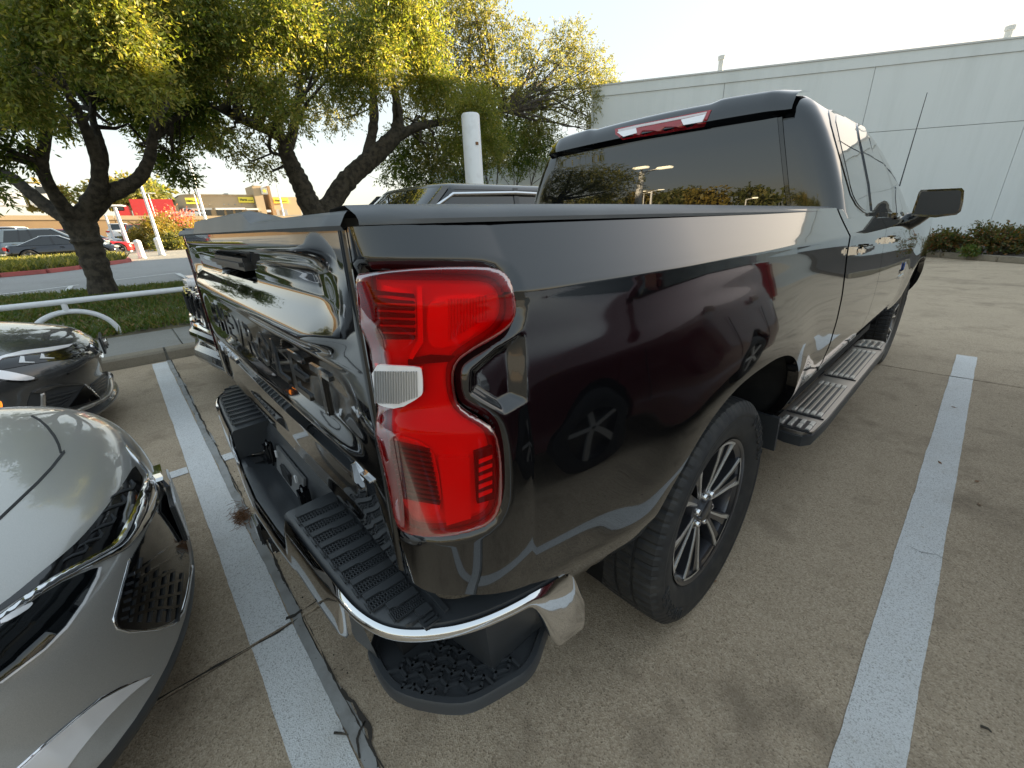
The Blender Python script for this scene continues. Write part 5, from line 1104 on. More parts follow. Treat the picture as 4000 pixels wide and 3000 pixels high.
# rest of the silver sedan
def car_top(t, L, W, y0, y1, r0, r1, belt, roof, paint_, wy, wr):
    G = []; hw = W / 2
    for q in np.linspace(0, 1, 5): G.append([(x, y, belt + (roof - .05 - belt) * q) for x, y in ring(hw - .14 - .22 * q, y1 + (r1 - y1) * q, y0 + (r0 - y0) * q, .35, 3., .25)])
    G = np.array(G); G = np.concatenate([G, G[:, :1]], 1); link('windows', mesh_from('windows', G.reshape(-1, 3), grid_faces(*G.shape[:2]), M['glass'], 40), t)
    G = []
    for ins, z in ((-.01, roof - .07), (0, roof - .04), (.08, roof - .01), (.4, roof + .005)): G.append([(x, y, z) for x, y in ring(hw - .36 - ins, r1 - ins, r0 + ins, .35, 3., .25)])
    G = np.array(G); G = np.concatenate([G, G[:, :1]], 1); k = G.shape[1]; link('roof', mesh_from('roof', G.reshape(-1, 3), grid_faces(*G.shape[:2]) + [tuple(3 * k + i for i in range(k - 1))], M[paint_], 40), t)
    for y in wy:
        for s in (1, -1):
            m = MB().lathe([(-.10, wr * .66), (-.11, wr * .9), (-.09, wr), (.09, wr), (.11, wr * .93), (.112, wr * .8), (.10, wr * .66)], 28, 'x'); w_ = m.build('wheel', M['rubber'], t, 40, (0, 0, 0)); w_.location = (s * (hw - .10), y, wr); w_.rotation_euler = (0, 0, 0 if s > 0 else math.pi)
            MB().lathe([(.085, 0), (.09, wr * .2), (.075, wr * .62), (.10, wr * .67)], 28, 'x').build('rim', M['alloy_grey'], w_, 40, (0, 0, 0))
car_top(mal, 4.92, 1.85, -4.7, -1.35, -3.6, -2.2, .90, 1.45, 'silver_paint', (-.95, -3.75), .33)
# ---- dark grey sedan beyond it
kx, ky = -3.22, -1.555
lv = dense([(.14, .14, .2, .13), (.05, .07, .1, .17), (.0, .02, .02, .20), (.035, .01, .0, .27), (.05, .0, .0, .38), (.03, .0, .0, .48), (.015, .0, .0, .56), (.03, .005, .02, .615), (.06, .02, .02, .655), (.10, .045, .04, .695), (.19, .10, .06, .735), (.40, .18, .09, .79), (.75, .27, .14, .85), (1.10, .36, .2, .895), (1.45, .40, .3, .92)])
kia, kbv = nose_car('grey_sedan', 'dark grey sedan with chrome lower lip parked beyond the silver sedan', (kx, ky, 0), 1.86, .62, 2.1, lv, 4.9, 'grey_paint', .05)
zk = lambda pts: [(.16667 * a, 636 + .16667 * b) for a, b in pts]
TK = lambda nm, pts, mm, off, th=.01, st=5, sm=1: T(nm, zk(pts), mm, off, th, st, sm, kia, kbv)
TK('headlight', [(-40, 880), (0, 850), (30, 840), (250, 780), (500, 730), (700, 705), (900, 665), (940, 655), (1080, 580), (1140, 600), (1170, 680), (1160, 760), (1000, 820), (840, 850), (700, 860), (440, 900), (180, 950), (0, 980), (-40, 985)], 'gloss_black', .004)
TK('daytime_lamp', [(-40, 850), (0, 822), (60, 800), (300, 742), (600, 705), (880, 660), (935, 650), (880, 690), (680, 740), (400, 780), (100, 825), (30, 842), (0, 870), (-40, 880)], 'lamp_white', .010, sm=0)
TK('lamp_step', [(240, 890), (262, 812), (310, 815), (318, 880), (440, 885), (440, 893), (245, 895)], 'plate', .009, sm=0); TK('lamp_step', [(510, 835), (530, 778), (560, 785), (570, 822), (695, 832), (695, 838), (512, 840)], 'plate', .009, sm=0)
TK('side_lamp', [(-40, 985), (20, 985), (180, 1015), (400, 1060), (450, 1080), (420, 1105), (300, 1120), (100, 1110), (-40, 1090)], 'lamp_white', .004); TK('lamp_seam', [(-40, 1092), (100, 1112), (300, 1122), (430, 1106), (480, 1082), (495, 1100), (440, 1125), (300, 1140), (100, 1132), (-40, 1112)], 'gloss_black', .006, sm=0)
for r in range(3):
    for q in range(3): a = 900 + q * 85 + r * 20; b = 700 + r * 48 - q * 18; TK('grille_facet', [(a, b), (a + 35, b - 22), (a + 70, b), (a + 35, b + 18)], 'chrome_dark', .010, sm=0)
TK('grille', [(1145, 600), (1180, 620), (1290, 690), (1330, 760), (1345, 830), (1310, 770), (1210, 700), (1160, 660)], 'chrome', .010)
TK('lower_intake', [(345, 1560), (350, 1420), (380, 1320), (410, 1270), (500, 1232), (700, 1180), (900, 1160), (1080, 1160), (1200, 1260), (1300, 1360), (1100, 1420), (900, 1480), (740, 1560), (600, 1590)], 'plastic', .003)
TK('intake_brow', [(400, 1272), (500, 1222), (700, 1168), (890, 1158), (1060, 1152), (1060, 1164), (880, 1176), (700, 1200), (590, 1240), (520, 1272)], 'grey_paint', .016, .02, sm=0)
for q in range(5): TK('intake_slat', [(585, 1330 + 55 * q), (760, 1290 + 52 * q), (980 - 40 * q, 1240 + 45 * q), (980 - 40 * q, 1256 + 45 * q), (760, 1312 + 52 * q), (585, 1352 + 55 * q)], 'plastic', .012, sm=0)
TK('chrome_post', [(520, 1275), (545, 1258), (585, 1268), (582, 1580), (520, 1575)], 'satin', .016, .02, sm=0)
TK('black_wedge', [(1080, 1180), (1290, 1355), (1000, 1440), (880, 1460)], 'gloss_black', .010, sm=0); TK('chrome_slash', [(1092, 1162), (1120, 1168), (1200, 1240), (1305, 1352), (1300, 1362), (1255, 1330), (1180, 1262)], 'chrome', .016, sm=0)
TK('centre_grille', [(1150, 1180), (1270, 1090), (1370, 990), (1395, 1010), (1395, 1120), (1370, 1250), (1310, 1320), (1250, 1280)], 'plastic', .004)
for q in range(5): TK('grille_rib', [(1190 + 14 * q, 1185 + 28 * q), (1300, 1100 + 40 * q), (1360, 1060 + 42 * q), (1362, 1066 + 42 * q), (1302, 1107 + 40 * q), (1194 + 14 * q, 1191 + 28 * q)], 'gloss_black', .008, sm=0)
TK('chrome_lip', [(1385, 1005), (1430, 1010), (1470, 1070), (1478, 1170), (1455, 1270), (1420, 1340), (1250, 1440), (1000, 1545), (800, 1620), (740, 1615), (830, 1560), (1100, 1440), (1300, 1370), (1370, 1310), (1410, 1230), (1412, 1100)], 'satin', .020, .03)
TK('parking_sensor', [(862, 1022), (880, 1012), (896, 1024), (880, 1042)], 'gloss_black', .004, .004); TK('amber_marker', [(-30, 1380), (15, 1380), (32, 1430), (28, 1480), (0, 1492), (-30, 1490)], 'amber', .004)
P = onY(1342 * .16667, 636 + 800 * .16667, ky + .02); MB().bbox((kx + .02, ky + .012, .60), (.30, .012, .14), .006).build('plate_bracket', M['plastic'], kia, 30); MB().bbox((kx + .02, ky + .032, .60), (.14, .03, .08), .02).build('grille_emblem', M['chrome'], kia, 30)
car_top(kia, 4.9, 1.86, -4.6, -1.30, -3.5, -2.2, .90, 1.44, 'grey_paint', (-.95, -3.75), .34)
# ---- dark suv next to the truck, nose facing the other way
jeep = car('dark_suv', 'dark suv with chrome window trim parked on the far side of the truck', 'suv', 'bigsuv', 'grey_paint', (-3.25, 1.56, 0), math.pi, None, chrome=True)
jl = lambda n_, m_, mm: m_.build(n_, M[mm], jeep, 30, (0, 0, 0))
for q in range(7): jl('grille_slot', MB().bbox((-.54 + .18 * q, 2.44 - .05 * abs(q - 3) ** 1.6 * .12, .80), (.135, .07, .25), .02), 'chrome'); jl('slot_inlay', MB().bbox((-.54 + .18 * q, 2.462 - .05 * abs(q - 3) ** 1.6 * .12, .80), (.05, .05, .17), .012), 'liner')
jl('bumper_bar', MB().tube([(-.95, 2.20, .58), (-.7, 2.40, .56), (0, 2.49, .55), (.7, 2.40, .56), (.95, 2.20, .58)], .05, 10), 'gloss_black'); jl('bumper_chrome', MB().tube([(-.98, 2.02, .63), (-.86, 2.30, .64), (-.6, 2.43, .64), (0, 2.49, .64), (.6, 2.43, .64), (.86, 2.30, .64), (.98, 2.02, .63)], .024, 8), 'chrome')
jl('front_apron', MB().tube([(-.95, 2.16, .40), (-.7, 2.36, .38), (0, 2.46, .36), (.7, 2.36, .38), (.95, 2.16, .40)], .09, 10), 'grey_paint')
jl('silver_skid', MB().tube([(-.88, 2.16, .27), (-.6, 2.36, .255), (0, 2.43, .25), (.6, 2.36, .255), (.88, 2.16, .27)], .035, 8), 'satin')
for s in (-1, 1): jl('fog_lamp', MB().bbox((s * .70, 2.33, .42), (.14, .08, .07), .02), 'lamp_white')
jl('rear_spoiler', MB().bbox((0, -2.08, 1.76), (1.30, .22, .05), .02), 'grey_paint'); jl('windscreen_card', MB().box((.66, -.35, 1.52), (.02, .26, .14)), 'skin_pale')
# ---- burgundy suv in the next bay on the right: the photo shows it only as a reflection in the truck's side
car('burgundy_suv', 'burgundy suv in the bay to the right, mirrored in the truck side', 'suv', 'suv', 'burgundy_paint', (3.10, 1.62, 0), math.pi)
# ---- cars across the road
def far_car(name, lab, kind, paint_, px, py, X, rz, cat='car', z=None, group='cars parked in the lot across the road'):
    P = onX(px, py, X); P[2] = gz(X) if z is None else z; return car(name, lab, cat, kind, paint_, tuple(P), rz, group)
xx = lambda a, b: (a * .15, 331.8 + b * .15)
far_car('black_coupe', 'black two door coupe nearest the road behind the low pipe barrier', 'coupe', 'navy_paint', *xx(1000, 1480), -31.0, 0)
far_car('blue_grey_suv', 'blue grey suv directly behind the black coupe', 'suv', 'blue_grey_paint', *xx(860, 1400), -35, 0, 'suv')
far_car('maroon_suv', 'maroon roofed suv partly hidden by the blue grey suv', 'suv', 'maroon_paint', *xx(1000, 1300), -42, 0, 'suv')
far_car('silver_car', 'pale silver car whose bonnet shows right of the tree trunk', 'sedan', 'silver_car', *xx(1360, 1250), -46.5, 0)
far_car('red_hatchback', 'red car low behind the coupe bonnet, right of the trunk', 'coupe', 'red_paint', *xx(1330, 1330), -38.5, 0)
far_car('white_sedan', 'white sedan beyond the silver car bonnet by the white post', 'sedan', 'white_paint', *xx(1300, 1150), -51, 0)
far_car('white_suv', 'white suv seen from behind at the far left by the wall', 'suv', 'white_paint', *xx(255, 1160), -55, math.radians(75), 'suv', .95)
far_car('white_pickup', 'white pickup seen from behind below the tan wall', 'pickup', 'white_paint', *xx(1745, 1130), -60, math.radians(85), 'pickup truck', 1.0)
far_car('red_suv', 'bright red suv facing the camera behind golden shrubs', 'suv', 'red_paint', *xx(2020, 1230), -52, math.radians(-95), 'suv', .85)
far_car('grey_hatchback', 'small grey car right of the red suv behind the pink shrub', 'sedan', 'blue_grey_paint', *xx(2330, 1190), -56, math.radians(-95), 'car', .9)
# on the raised road
zroad = zt_(0) - .3
P = onX(*r4(740, 740), -100); car('silver_pickup', 'silver pickup in front of the sign building windows', 'pickup truck', 'pickup', 'silver_car', (P[0], P[1], P[2] - .9), 0)
P = onX(*r4(330, 740), -110); rt = thing('red_box_truck', 'red box truck left of the sign building', 'truck', tuple(P))
MB().bbox((P[0], P[1], P[2] + 1.0), (2.6, 6.5, 3.0), .06).build('cargo_box', M['red_paint'], rt); MB().bbox((P[0], P[1] - 4.6, P[2] + .4), (2.5, 2.2, 2.2), .2).build('truck_cab', M['red_paint'], rt); MB().bbox((P[0] + .9, P[1] - 4.9, P[2] + .9), (.9, 1.2, .8), .1).build('cab_window', M['glass'], rt)
for y in (-4.6, 1.8): MB().lathe([(-.15, 0), (-.15, .5), (.15, .5), (.15, 0)], 20, 'x', (P[0] + 1.2, P[1] + y, P[2] - .9)).build('wheel', M['rubber'], rt)
P = onX(35, 452, -84); tr = thing('semi_truck', 'pale semi trailer and cab on the raised road at the far left', 'truck', (P[0], P[1], P[2]))
q0, q1 = onX(-90, 455, -84), onX(48, 417, -84); MB().bbox((-84, (q0[1] + q1[1]) / 2, (q0[2] + q1[2]) / 2 + .2), (2.6, abs(q1[1] - q0[1]), abs(q1[2] - q0[2]) - .5), .06).build('trailer', M['white_paint'], tr)
MB().bbox((-84, q1[1] + 1.6, q0[2] + 1.7), (2.4, 2.4, 2.7), .25).build('truck_cab', M['white_paint'], tr); MB().bbox((-82.75, q1[1] + 1.9, q0[2] + 2.3), (.2, 1.0, .8), .08).build('cab_window', M['glass'], tr)
for y in (q0[1] + 1, q0[1] + 2.2, q1[1] + 1.8): MB().lathe([(-.15, 0), (-.15, .5), (.15, .5), (.15, 0)], 20, 'x', (-82.9, y, q0[2] + .5)).build('wheel', M['rubber'], tr)
# ================================================================== trees and shrubs
def leaf_cloud(blobs, n_spr, leaf, m, seed, per=9, spr=.26, droop=.5, shell=.35, openness=0.):
    """Sprays of leaves through a set of ellipsoids (centre, radii, weight)."""
    r = np.random.default_rng(seed); w = np.array([b[2] for b in blobs], float); w /= w.sum(); k = r.choice(len(blobs), n_spr, p=w)
    C = np.array([b[0] for b in blobs])[k]; Rr = np.array([b[1] for b in blobs])[k]
    d = r.normal(size=(n_spr, 3)); d /= np.linalg.norm(d, axis=1, keepdims=True); rad = r.uniform(0, 1, n_spr) ** shell
    # break the outline into clumps
    cl = np.sin(d[:, 0] * 7 + k * 1.7) * np.sin(d[:, 1] * 6 + k) * np.sin(d[:, 2] * 8 + k * .6); rad = rad * (1 + .28 * cl)
    S = C + d * Rr * rad[:, None]
    ax = d * .8 + r.normal(size=(n_spr, 3)) * .5; ax[:, 2] -= droop * r.uniform(.2, 1.4, n_spr); ax /= np.linalg.norm(ax, axis=1, keepdims=True)
    n = n_spr * per; t = np.tile(np.linspace(0, 1, per), n_spr); L = spr * r.uniform(.6, 1.4, n_spr)
    A = np.repeat(ax, per, 0); base = np.repeat(S, per, 0) + A * (t * np.repeat(L, per))[:, None]
    q = r.normal(size=(n, 3)); q -= A * (q * A).sum(1, keepdims=True); q /= np.linalg.norm(q, axis=1, keepdims=True)
    dr = q * .8 + A * .7; dr /= np.linalg.norm(dr, axis=1, keepdims=True); up = np.cross(dr, r.normal(size=(n, 3))); up /= np.linalg.norm(up, axis=1, keepdims=True)
    ll = leaf[0] * r.uniform(.65, 1.3, n)[:, None]; lw = leaf[1] * r.uniform(.7, 1.2, n)[:, None]; nn = np.cross(dr, up)
    V = np.stack([base, base + dr * ll * .5 + up * lw / 2 + nn * lw * .15, base + dr * ll, base + dr * ll * .5 - up * lw / 2 + nn * lw * .15], 1).reshape(-1, 3)
    return V, np.arange(4 * n).reshape(-1, 4)
def crown(name, blobs, n, leaf, m, seed, parent, **kw):
    V, F = leaf_cloud(blobs, n, leaf, m, seed, **kw); V = V - np.array(parent.location); o = link(name, fast_mesh(name, V, F, m), parent); tag(o, kind='stuff'); return o
def limb(px, wpx, X, dX=None):                      # limbs sighted in the picture at a given depth
    P = [onX(a, b, X + (dX[i] if dX else 0)) for i, (a, b) in enumerate(px)]; R_ = [w / 2 / FPX * ((p_ - CAM_P) @ CF) ** 2 / np.linalg.norm(p_ - CAM_P) * .9 for w, p_ in zip(wpx, P)]
    Q = []; RR = []
    for i in range(len(P) - 1):
        p0, p1, p2, p3 = P[max(i - 1, 0)], P[i], P[i + 1], P[min(i + 2, len(P) - 1)]
        for s in np.linspace(0, 1, 7)[:-1]:
            Q.append(.5 * ((2 * p1) + (-p0 + p2) * s + (2 * p0 - 5 * p1 + 4 * p2 - p3) * s * s + (-p0 + 3 * p1 - 3 * p2 + p3) * s ** 3)); RR.append((R_[i] + (R_[i + 1] - R_[i]) * s) * (1 + .05 * RNG.normal()))
    Q.append(P[-1]); RR.append(R_[-1]); return Q, RR
def twigs(mb, blobs, roots, n, seed):
    r = np.random.default_rng(seed)
    for _ in range(n):
        b = blobs[r.integers(len(blobs))]; d = r.normal(size=3); d /= np.linalg.norm(d); e = np.array(b[0]) + d * np.array(b[1]) * r.uniform(.3, .9); s = np.array(roots[int(np.argmin([np.linalg.norm(np.array(q) - e) + r.uniform(0, 1.5) for q in roots]))])
        mid = (s + e) / 2 + r.normal(size=3) * .25 + np.array([0, 0, .15]); mb.tube([s, s * .5 + mid * .5 + r.normal(size=3) * .08, mid, mid * .4 + e * .6 + r.normal(size=3) * .1, e], [.05, .035, .025, .016, .006], 5, False)
TX1 = onT(218, 640)[0]
t1 = thing('oak_tree', 'broad live oak with thick leaning trunk nearest the left edge', 'tree', tuple(onT(222, 637)), group='live oaks on the grass verge')
def px_blob(px, py, rp, X, sq=1., wgt=None, dep=1.1):
    C = onX(px, py, X); R_ = rp / FPX * ((C - CAM_P) @ CF) ** 1.5 / np.linalg.norm(C - CAM_P) ** .5; return (tuple(C), (R_ * dep, R_ * sq, R_ * .8), wgt or R_ ** 2.2)
mb = MB()
L1 = [([(228, 648), (216, 600), (200, 555), (186, 515), (170, 478)], [92, 74, 76, 84, 104]), ([(176, 490), (140, 468), (105, 448), (60, 412), (20, 380), (-40, 350)], [70, 52, 46, 42, 38, 30]), ([(165, 480), (132, 440), (100, 388), (92, 345), (99, 290), (106, 232), (84, 172), (60, 120)], [58, 48, 40, 36, 36, 34, 24, 14]), ([(98, 385), (62, 350), (30, 330), (-20, 300)], [26, 22, 18, 12]), ([(172, 480), (196, 440), (214, 405), (212, 350), (190, 290), (165, 232), (150, 210), (112, 120)], [62, 60, 52, 46, 36, 28, 26, 14]), ([(212, 400), (222, 340), (212, 295), (200, 250), (210, 190)], [40, 34, 28, 22, 12]), ([(190, 465), (222, 425), (262, 408), (300, 385), (322, 345), (330, 300), (340, 255), (362, 200), (350, 150)], [64, 60, 50, 40, 34, 30, 26, 18, 10]), ([(330, 300), (370, 260), (420, 240), (470, 220)], [22, 18, 14, 9]), ([(105, 230), (60, 205), (20, 195), (-20, 190)], [20, 14, 10, 6])]
roots = []
for i, (a, w) in enumerate(L1):
    Q, RR = limb(a, w, TX1, None if i == 0 else [(-1) ** i * .25 * k for k in range(len(a))]); mb.tube(Q, RR, 14); roots += Q[3:]
B1 = [px_blob(*b) for b in [(40, 20, 110, TX1 + .5), (150, 40, 120, TX1 - 1), (270, 30, 120, TX1 + 1.5), (390, 60, 110, TX1), (60, 120, 95, TX1 + 1), (180, 140, 90, TX1 - 2), (300, 150, 95, TX1 + 1.2), (420, 170, 85, TX1 - .5), (20, 215, 70, TX1 + 1.5), (380, 240, 60, TX1 - 1), (300, 240, 60, TX1 - 2), (440, 280, 55, TX1 - 2.5), (350, 320, 40, TX1 - 1.5), (30, 330, 36, TX1 + .8), (-60, 120, 120, TX1), (-90, 280, 90, TX1 + 1), (140, -60, 130, TX1), (330, -60, 130, TX1 + 1), (230, 190, 60, TX1 - 1.5), (120, 250, 45, TX1 - 2), (370, 352, 34, TX1 - 1), (-20, 398, 40, TX1 + 1), (395, 375, 26, TX1 - 1.)]]
B1n = [px_blob(*b) for b in [(215, 95, 62, TX1 + 4.6), (150, 60, 60, TX1 + 4.4), (270, 150, 42, TX1 + 4.8), (320, 175, 30, TX1 + 5), (60, 60, 60, TX1 + 4), (40, 215, 46, TX1 + 3.6), (330, 90, 60, TX1 + 4.2), (400, 110, 55, TX1 + 4.), (120, -10, 80, TX1 + 4.4), (320, 10, 80, TX1 + 4.4), (8, 160, 40, TX1 + 4), (240, 40, 70, TX1 + 4.8), (430, 20, 70, TX1 + 4)]]
twigs(mb, B1 + B1n[::2], roots, 90, 3); mb.build('trunk', M['bark'], t1, 60)
crown('crown', B1, 9000, (.11, .040), M['leaf_dark'], 21, t1, shell=.45); crown('front_foliage', B1n, 7000, (.072, .026), M['leaf'], 22, t1, shell=.6, spr=.34)
TX2 = TX1 + .2; base2 = onX(682, 452, TX2); 
t2 = thing('oak_tree', 'spreading live oak with forked trunk behind the truck tailgate', 'tree', (base2[0], base2[1], gz(TX2)), group='live oaks on the grass verge')
mb = MB(); bx2 = np.array([base2[0], base2[1], gz(TX2) - .05])
mb.tube([bx2, bx2 * .5 + base2 * .5 + np.array([0, .1, 0]), base2 + np.array([0, .05, -.1])], [.46, .36, .40], 14)
L2 = [([(688, 470), (668, 440), (655, 408), (634, 365), (618, 328), (610, 300), (578, 282), (520, 258), (455, 226)], [66, 60, 56, 50, 46, 36, 28, 24, 14]), ([(618, 328), (632, 290), (640, 240), (650, 170)], [34, 28, 24, 14]), ([(692, 470), (712, 445), (738, 405), (765, 375), (800, 345), (835, 312), (858, 282), (858, 230), (850, 180)], [60, 56, 54, 52, 50, 44, 38, 28, 16]), ([(790, 350), (800, 310), (808, 255), (806, 180), (815, 120)], [36, 30, 26, 20, 10]), ([(850, 300), (900, 275), (960, 262), (1030, 250), (1100, 240)], [30, 24, 18, 12, 8])]
roots = []
for i, (a, w) in enumerate(L2):
    Q, RR = limb(a, w, TX2, None if i in (0, 2) else [(-1) ** i * .2 * k for k in range(len(a))]); mb.tube(Q, RR, 14); roots += Q[3:]
B2 = [px_blob(*b) for b in [(520, 40, 110, TX2 + 1), (650, 30, 120, TX2 - 1), (790, 20, 120, TX2 + 1.5), (920, 30, 110, TX2), (560, 150, 90, TX2 + 1), (690, 150, 95, TX2 - .5), (820, 140, 95, TX2 + 1.5), (930, 150, 100, TX2), (1040, 60, 80, TX2 + .5), (1050, 180, 100, TX2 + .3), (1170, 180, 75, TX2), (1260, 150, 60, TX2), (1230, 90, 50, TX2), (1250, 220, 60, TX2), (1300, 180, 40, TX2), (1150, 270, 70, TX2), (1000, 270, 70, TX2 + .6), (900, 280, 60, TX2 - 1), (560, 240, 60, TX2 + .5), (490, 300, 55, TX2 - 1), (560, 340, 50, TX2 - 1.5), (620, 240, 60, TX2 - 1.5), (720, 240, 55, TX2 - 2), (1130, 90, 50, TX2 + .5), (620, -50, 130, TX2), (820, -60, 130, TX2), (1000, -30, 80, TX2), (1290, 260, 36, TX2), (940, 340, 46, TX2 + .5), (1060, 330, 42, TX2 + .5)]]
B2n = [px_blob(*b) for b in [(560, 190, 50, TX2 + 4.2), (620, 230, 36, TX2 + 4.4), (680, 90, 60, TX2 + 4), (800, 90, 70, TX2 + 4), (900, 80, 60, TX2 + 3.6), (760, 170, 50, TX2 + 3.6), (540, 90, 60, TX2 + 4.2), (930, 180, 55, TX2 + 3.2), (1030, 230, 50, TX2 + 2.8), (1000, 300, 36, TX2 + 2.6), (1060, 300, 30, TX2 + 2.4), (600, 20, 80, TX2 + 4.4), (860, 10, 80, TX2 + 4)]]
twigs(mb, B2 + B2n[::2], roots, 110, 4); mb.build('trunk', M['bark'], t2, 60)
crown('crown', B2, 11500, (.10, .034), M['leaf_olive'], 31, t2, shell=.5); crown('front_foliage', B2n, 7000, (.072, .025), M['leaf'], 32, t2, shell=.6, spr=.34)
# many-stemmed small tree behind the white post
cp = onX(1080, 430, -11.5); cb = np.array([cp[0], cp[1], gz(-11.5)])
cm = thing('crape_myrtle', 'many stemmed small tree with dark leaves behind the white post', 'tree', tuple(cb)); mb = MB(); BC = []
for i, (a, b) in enumerate([(880, 330), (960, 340), (1040, 330), (1110, 350), (1170, 330), (1200, 380), (920, 390), (1000, 380), (1130, 300), (860, 370), (1080, 290)]):
    e = onX(a, b, -11.5 + .8 * math.sin(i * 2.1)); s = cb + np.array([.3 * math.sin(i), .05 * (a - 1040) / 10, 0]); mid = s * .45 + e * .55 + np.array([0, .3 * math.sin(i * 3), -.25]); mb.tube([s, mid, e], [.035, .026, .01], 6)
    for j in range(3): mb.tube([mid * .6 + e * .4, e + RNG.normal(0, .5, 3)], [.014, .004], 5)
    BC.append(px_blob(a, b - 10, 52, -11.5 + .8 * math.sin(i * 2.1)))
mb.build('stems', M['bark'], cm, 60); crown('leaves', BC, 5200, (.075, .036), M['leaf_dark'], 41, cm, shell=.6)
# shrubs
def shrub(name, lab, px, py, X, r, h, m, n, leaf, seed, z=None, cat='shrub', group=None, onground=True):
    P = onX(px, py, X) if X is not None else onZ(px, py, z); z0 = gz(P[0]) if z is None else z; P = np.array([P[0], P[1], z0])
    t = thing(name, lab, cat, tuple(P), group=group); mb = MB(); rr = np.random.default_rng(seed)
    for i in range(7): a = i * .9; mb.tube([P, P + np.array([math.cos(a) * r * .4, math.sin(a) * r * .4, h * .55]), P + np.array([math.cos(a) * r * .7, math.sin(a) * r * .7, h * .9])], [.02 * h, .014 * h, .006 * h], 5)
    mb.build('stems', M['bark'], t, 60); bl = [(tuple(P + np.array([rr.normal(0, r * .35), rr.normal(0, r * .35), h * rr.uniform(.4, .75)])), (r * .55, r * .55, h * .38), 1) for _ in range(6)]
    crown('leaves', bl, n, leaf, m, seed, t, per=6, spr=.25 * h, droop=-.2, shell=.6)
shrub('golden_shrub', 'golden green shrub in front of the red suv bonnet', *xx(1990, 1300), -44, 1.1, 1.25, M['yellow_leaf'], 500, (.22, .12), 51, group='shrubs across the road'); shrub('golden_shrub', 'golden shrub with orange leaves right of the bollard', *xx(2180, 1270), -45, 1.0, 1.3, M['yellow_leaf'], 450, (.22, .12), 52, group='shrubs across the road')
shrub('pink_shrub', 'pink flowering shrub left of the truck tailgate corner', 378, 520, -46, 1.6, 2.6, M['pink_bloom'], 500, (.22, .14), 53, group='shrubs across the road'); shrub('golden_shrub', 'tall golden shrub under the pink blooms', 372, 532, -43, 1.7, 2.0, M['yellow_leaf'], 700, (.25, .10), 54, group='shrubs across the road')
shrub('spiky_plant', 'spiky pale green clump beside the tailgate corner', 400, 546, -41, 1.3, 1.0, M['leaf_olive'], 300, (.5, .06), 55, group='shrubs across the road'); shrub('low_shrub', 'low green shrub at the foot of the second bollard', 372, 550, -39.5, .9, .55, M['leaf_olive'], 260, (.2, .1), 56, group='shrubs across the road')
for i, (px, py, r, h, lab) in enumerate([(2018, 545, .42, .62, 'bushy red tipped shrub left of the gap in the bed'), (2048, 546, .40, .55, 'red tipped shrub second in the bed below the mirror'), (2118, 548, .45, .68, 'tallest reddish shrub in the bed under the wall'), (2160, 550, .42, .60, 'greener shrub right of the tallest one'), (2180, 548, .36, .5, 'sparse orange shrub near the bed end'), (2212, 545, .40, .66, 'shrub cut by the right picture edge'), (2090, 552, .2, .22, 'tiny bright green tuft between the shrubs')]):
    shrub('bed_shrub', lab, px, py, None, r, h, M['hedge'] if i != 6 else M['grass'], 260 if i != 6 else 90, (.075, .04), 60 + i, .115, group='shrubs in the bed by the wall')
# distant trees beyond the sign building and behind the camera (seen mirrored in the rear window)
def far_tree(lab, P, r, h, m, seed, n=420, group='distant trees'):
    t = thing('distant_tree', lab, 'tree', tuple(P), group=group); P = np.array(P); MB().tube([P, P + np.array([0, 0, h * .5])], [.05 * h, .03 * h], 8).build('trunk', M['bark'], t, 60); rr = np.random.default_rng(seed)
    bl = [(tuple(P + np.array([rr.normal(0, r * .4), rr.normal(0, r * .4), h * rr.uniform(.45, .78)])), (r * .6, r * .6, h * .25), 1) for _ in range(7)]; crown('crown', bl, n, (.9, .55), m, seed, t, per=5, spr=.9, shell=.6)
for i, (px, py, X, r, h, lab, mm) in enumerate([(126, 455, -130, 5, 7, 'golden distant tree seen through the tree fork', 'yellow_leaf'), (285, 462, -125, 7, 9, 'olive distant tree right of the first oak trunk', 'leaf_olive'), (345, 455, -170, 4, 11, 'small dark pine left of the sign building', 'leaf_dark'), (260, 455, -128, 5, 8, 'golden green tree beside the red truck', 'yellow_leaf')]):
    P = onX(px, py, X); far_tree(lab, (P[0], P[1], P[2] - 1.5), r, h, M[mm], 80 + i)
for i in range(26):
    x = -70 + i * 6.5 + RNG.normal(0, 1.2); y = -78 + 6 * math.sin(i * 1.3); far_tree('tree in the row behind the camera, mirrored in the truck rear window', (x, y, 0), 4.5 + RNG.uniform(-1, 1), 7.5 + RNG.uniform(-1.5, 2), M['leaf_olive' if i % 3 else 'yellow_leaf'], 120 + i, 260, 'trees mirrored in the rear window')
def lamp_post(lab, x, y, h, r, arms):
    t = thing('street_lamp', lab, 'street lamp', (x, y, 0), group='lamp posts mirrored in the truck'); MB().tube([(x, y, 0), (x, y, h)], [r, r * .7], 12).build('pole_shaft', M['white_metal'], t, 60); MB().lathe([(0, r * 1.7), (.7, r * 1.7), (.72, 0)], 16, 'z', (x, y, 0)).build('pole_base', M['sidewalk'], t, 40)
    for a in arms: MB().tube([(x, y, h - .05), (x + .9 * math.cos(a), y + .9 * math.sin(a), h + .08)], .05, 8).build('lamp_arm', M['white_metal'], t); MB().bbox((x + 1.2 * math.cos(a), y + 1.2 * math.sin(a), h + .1), (.75, .36, .14), .04).build('lamp_head', M['lamp_glow'], t, 30)
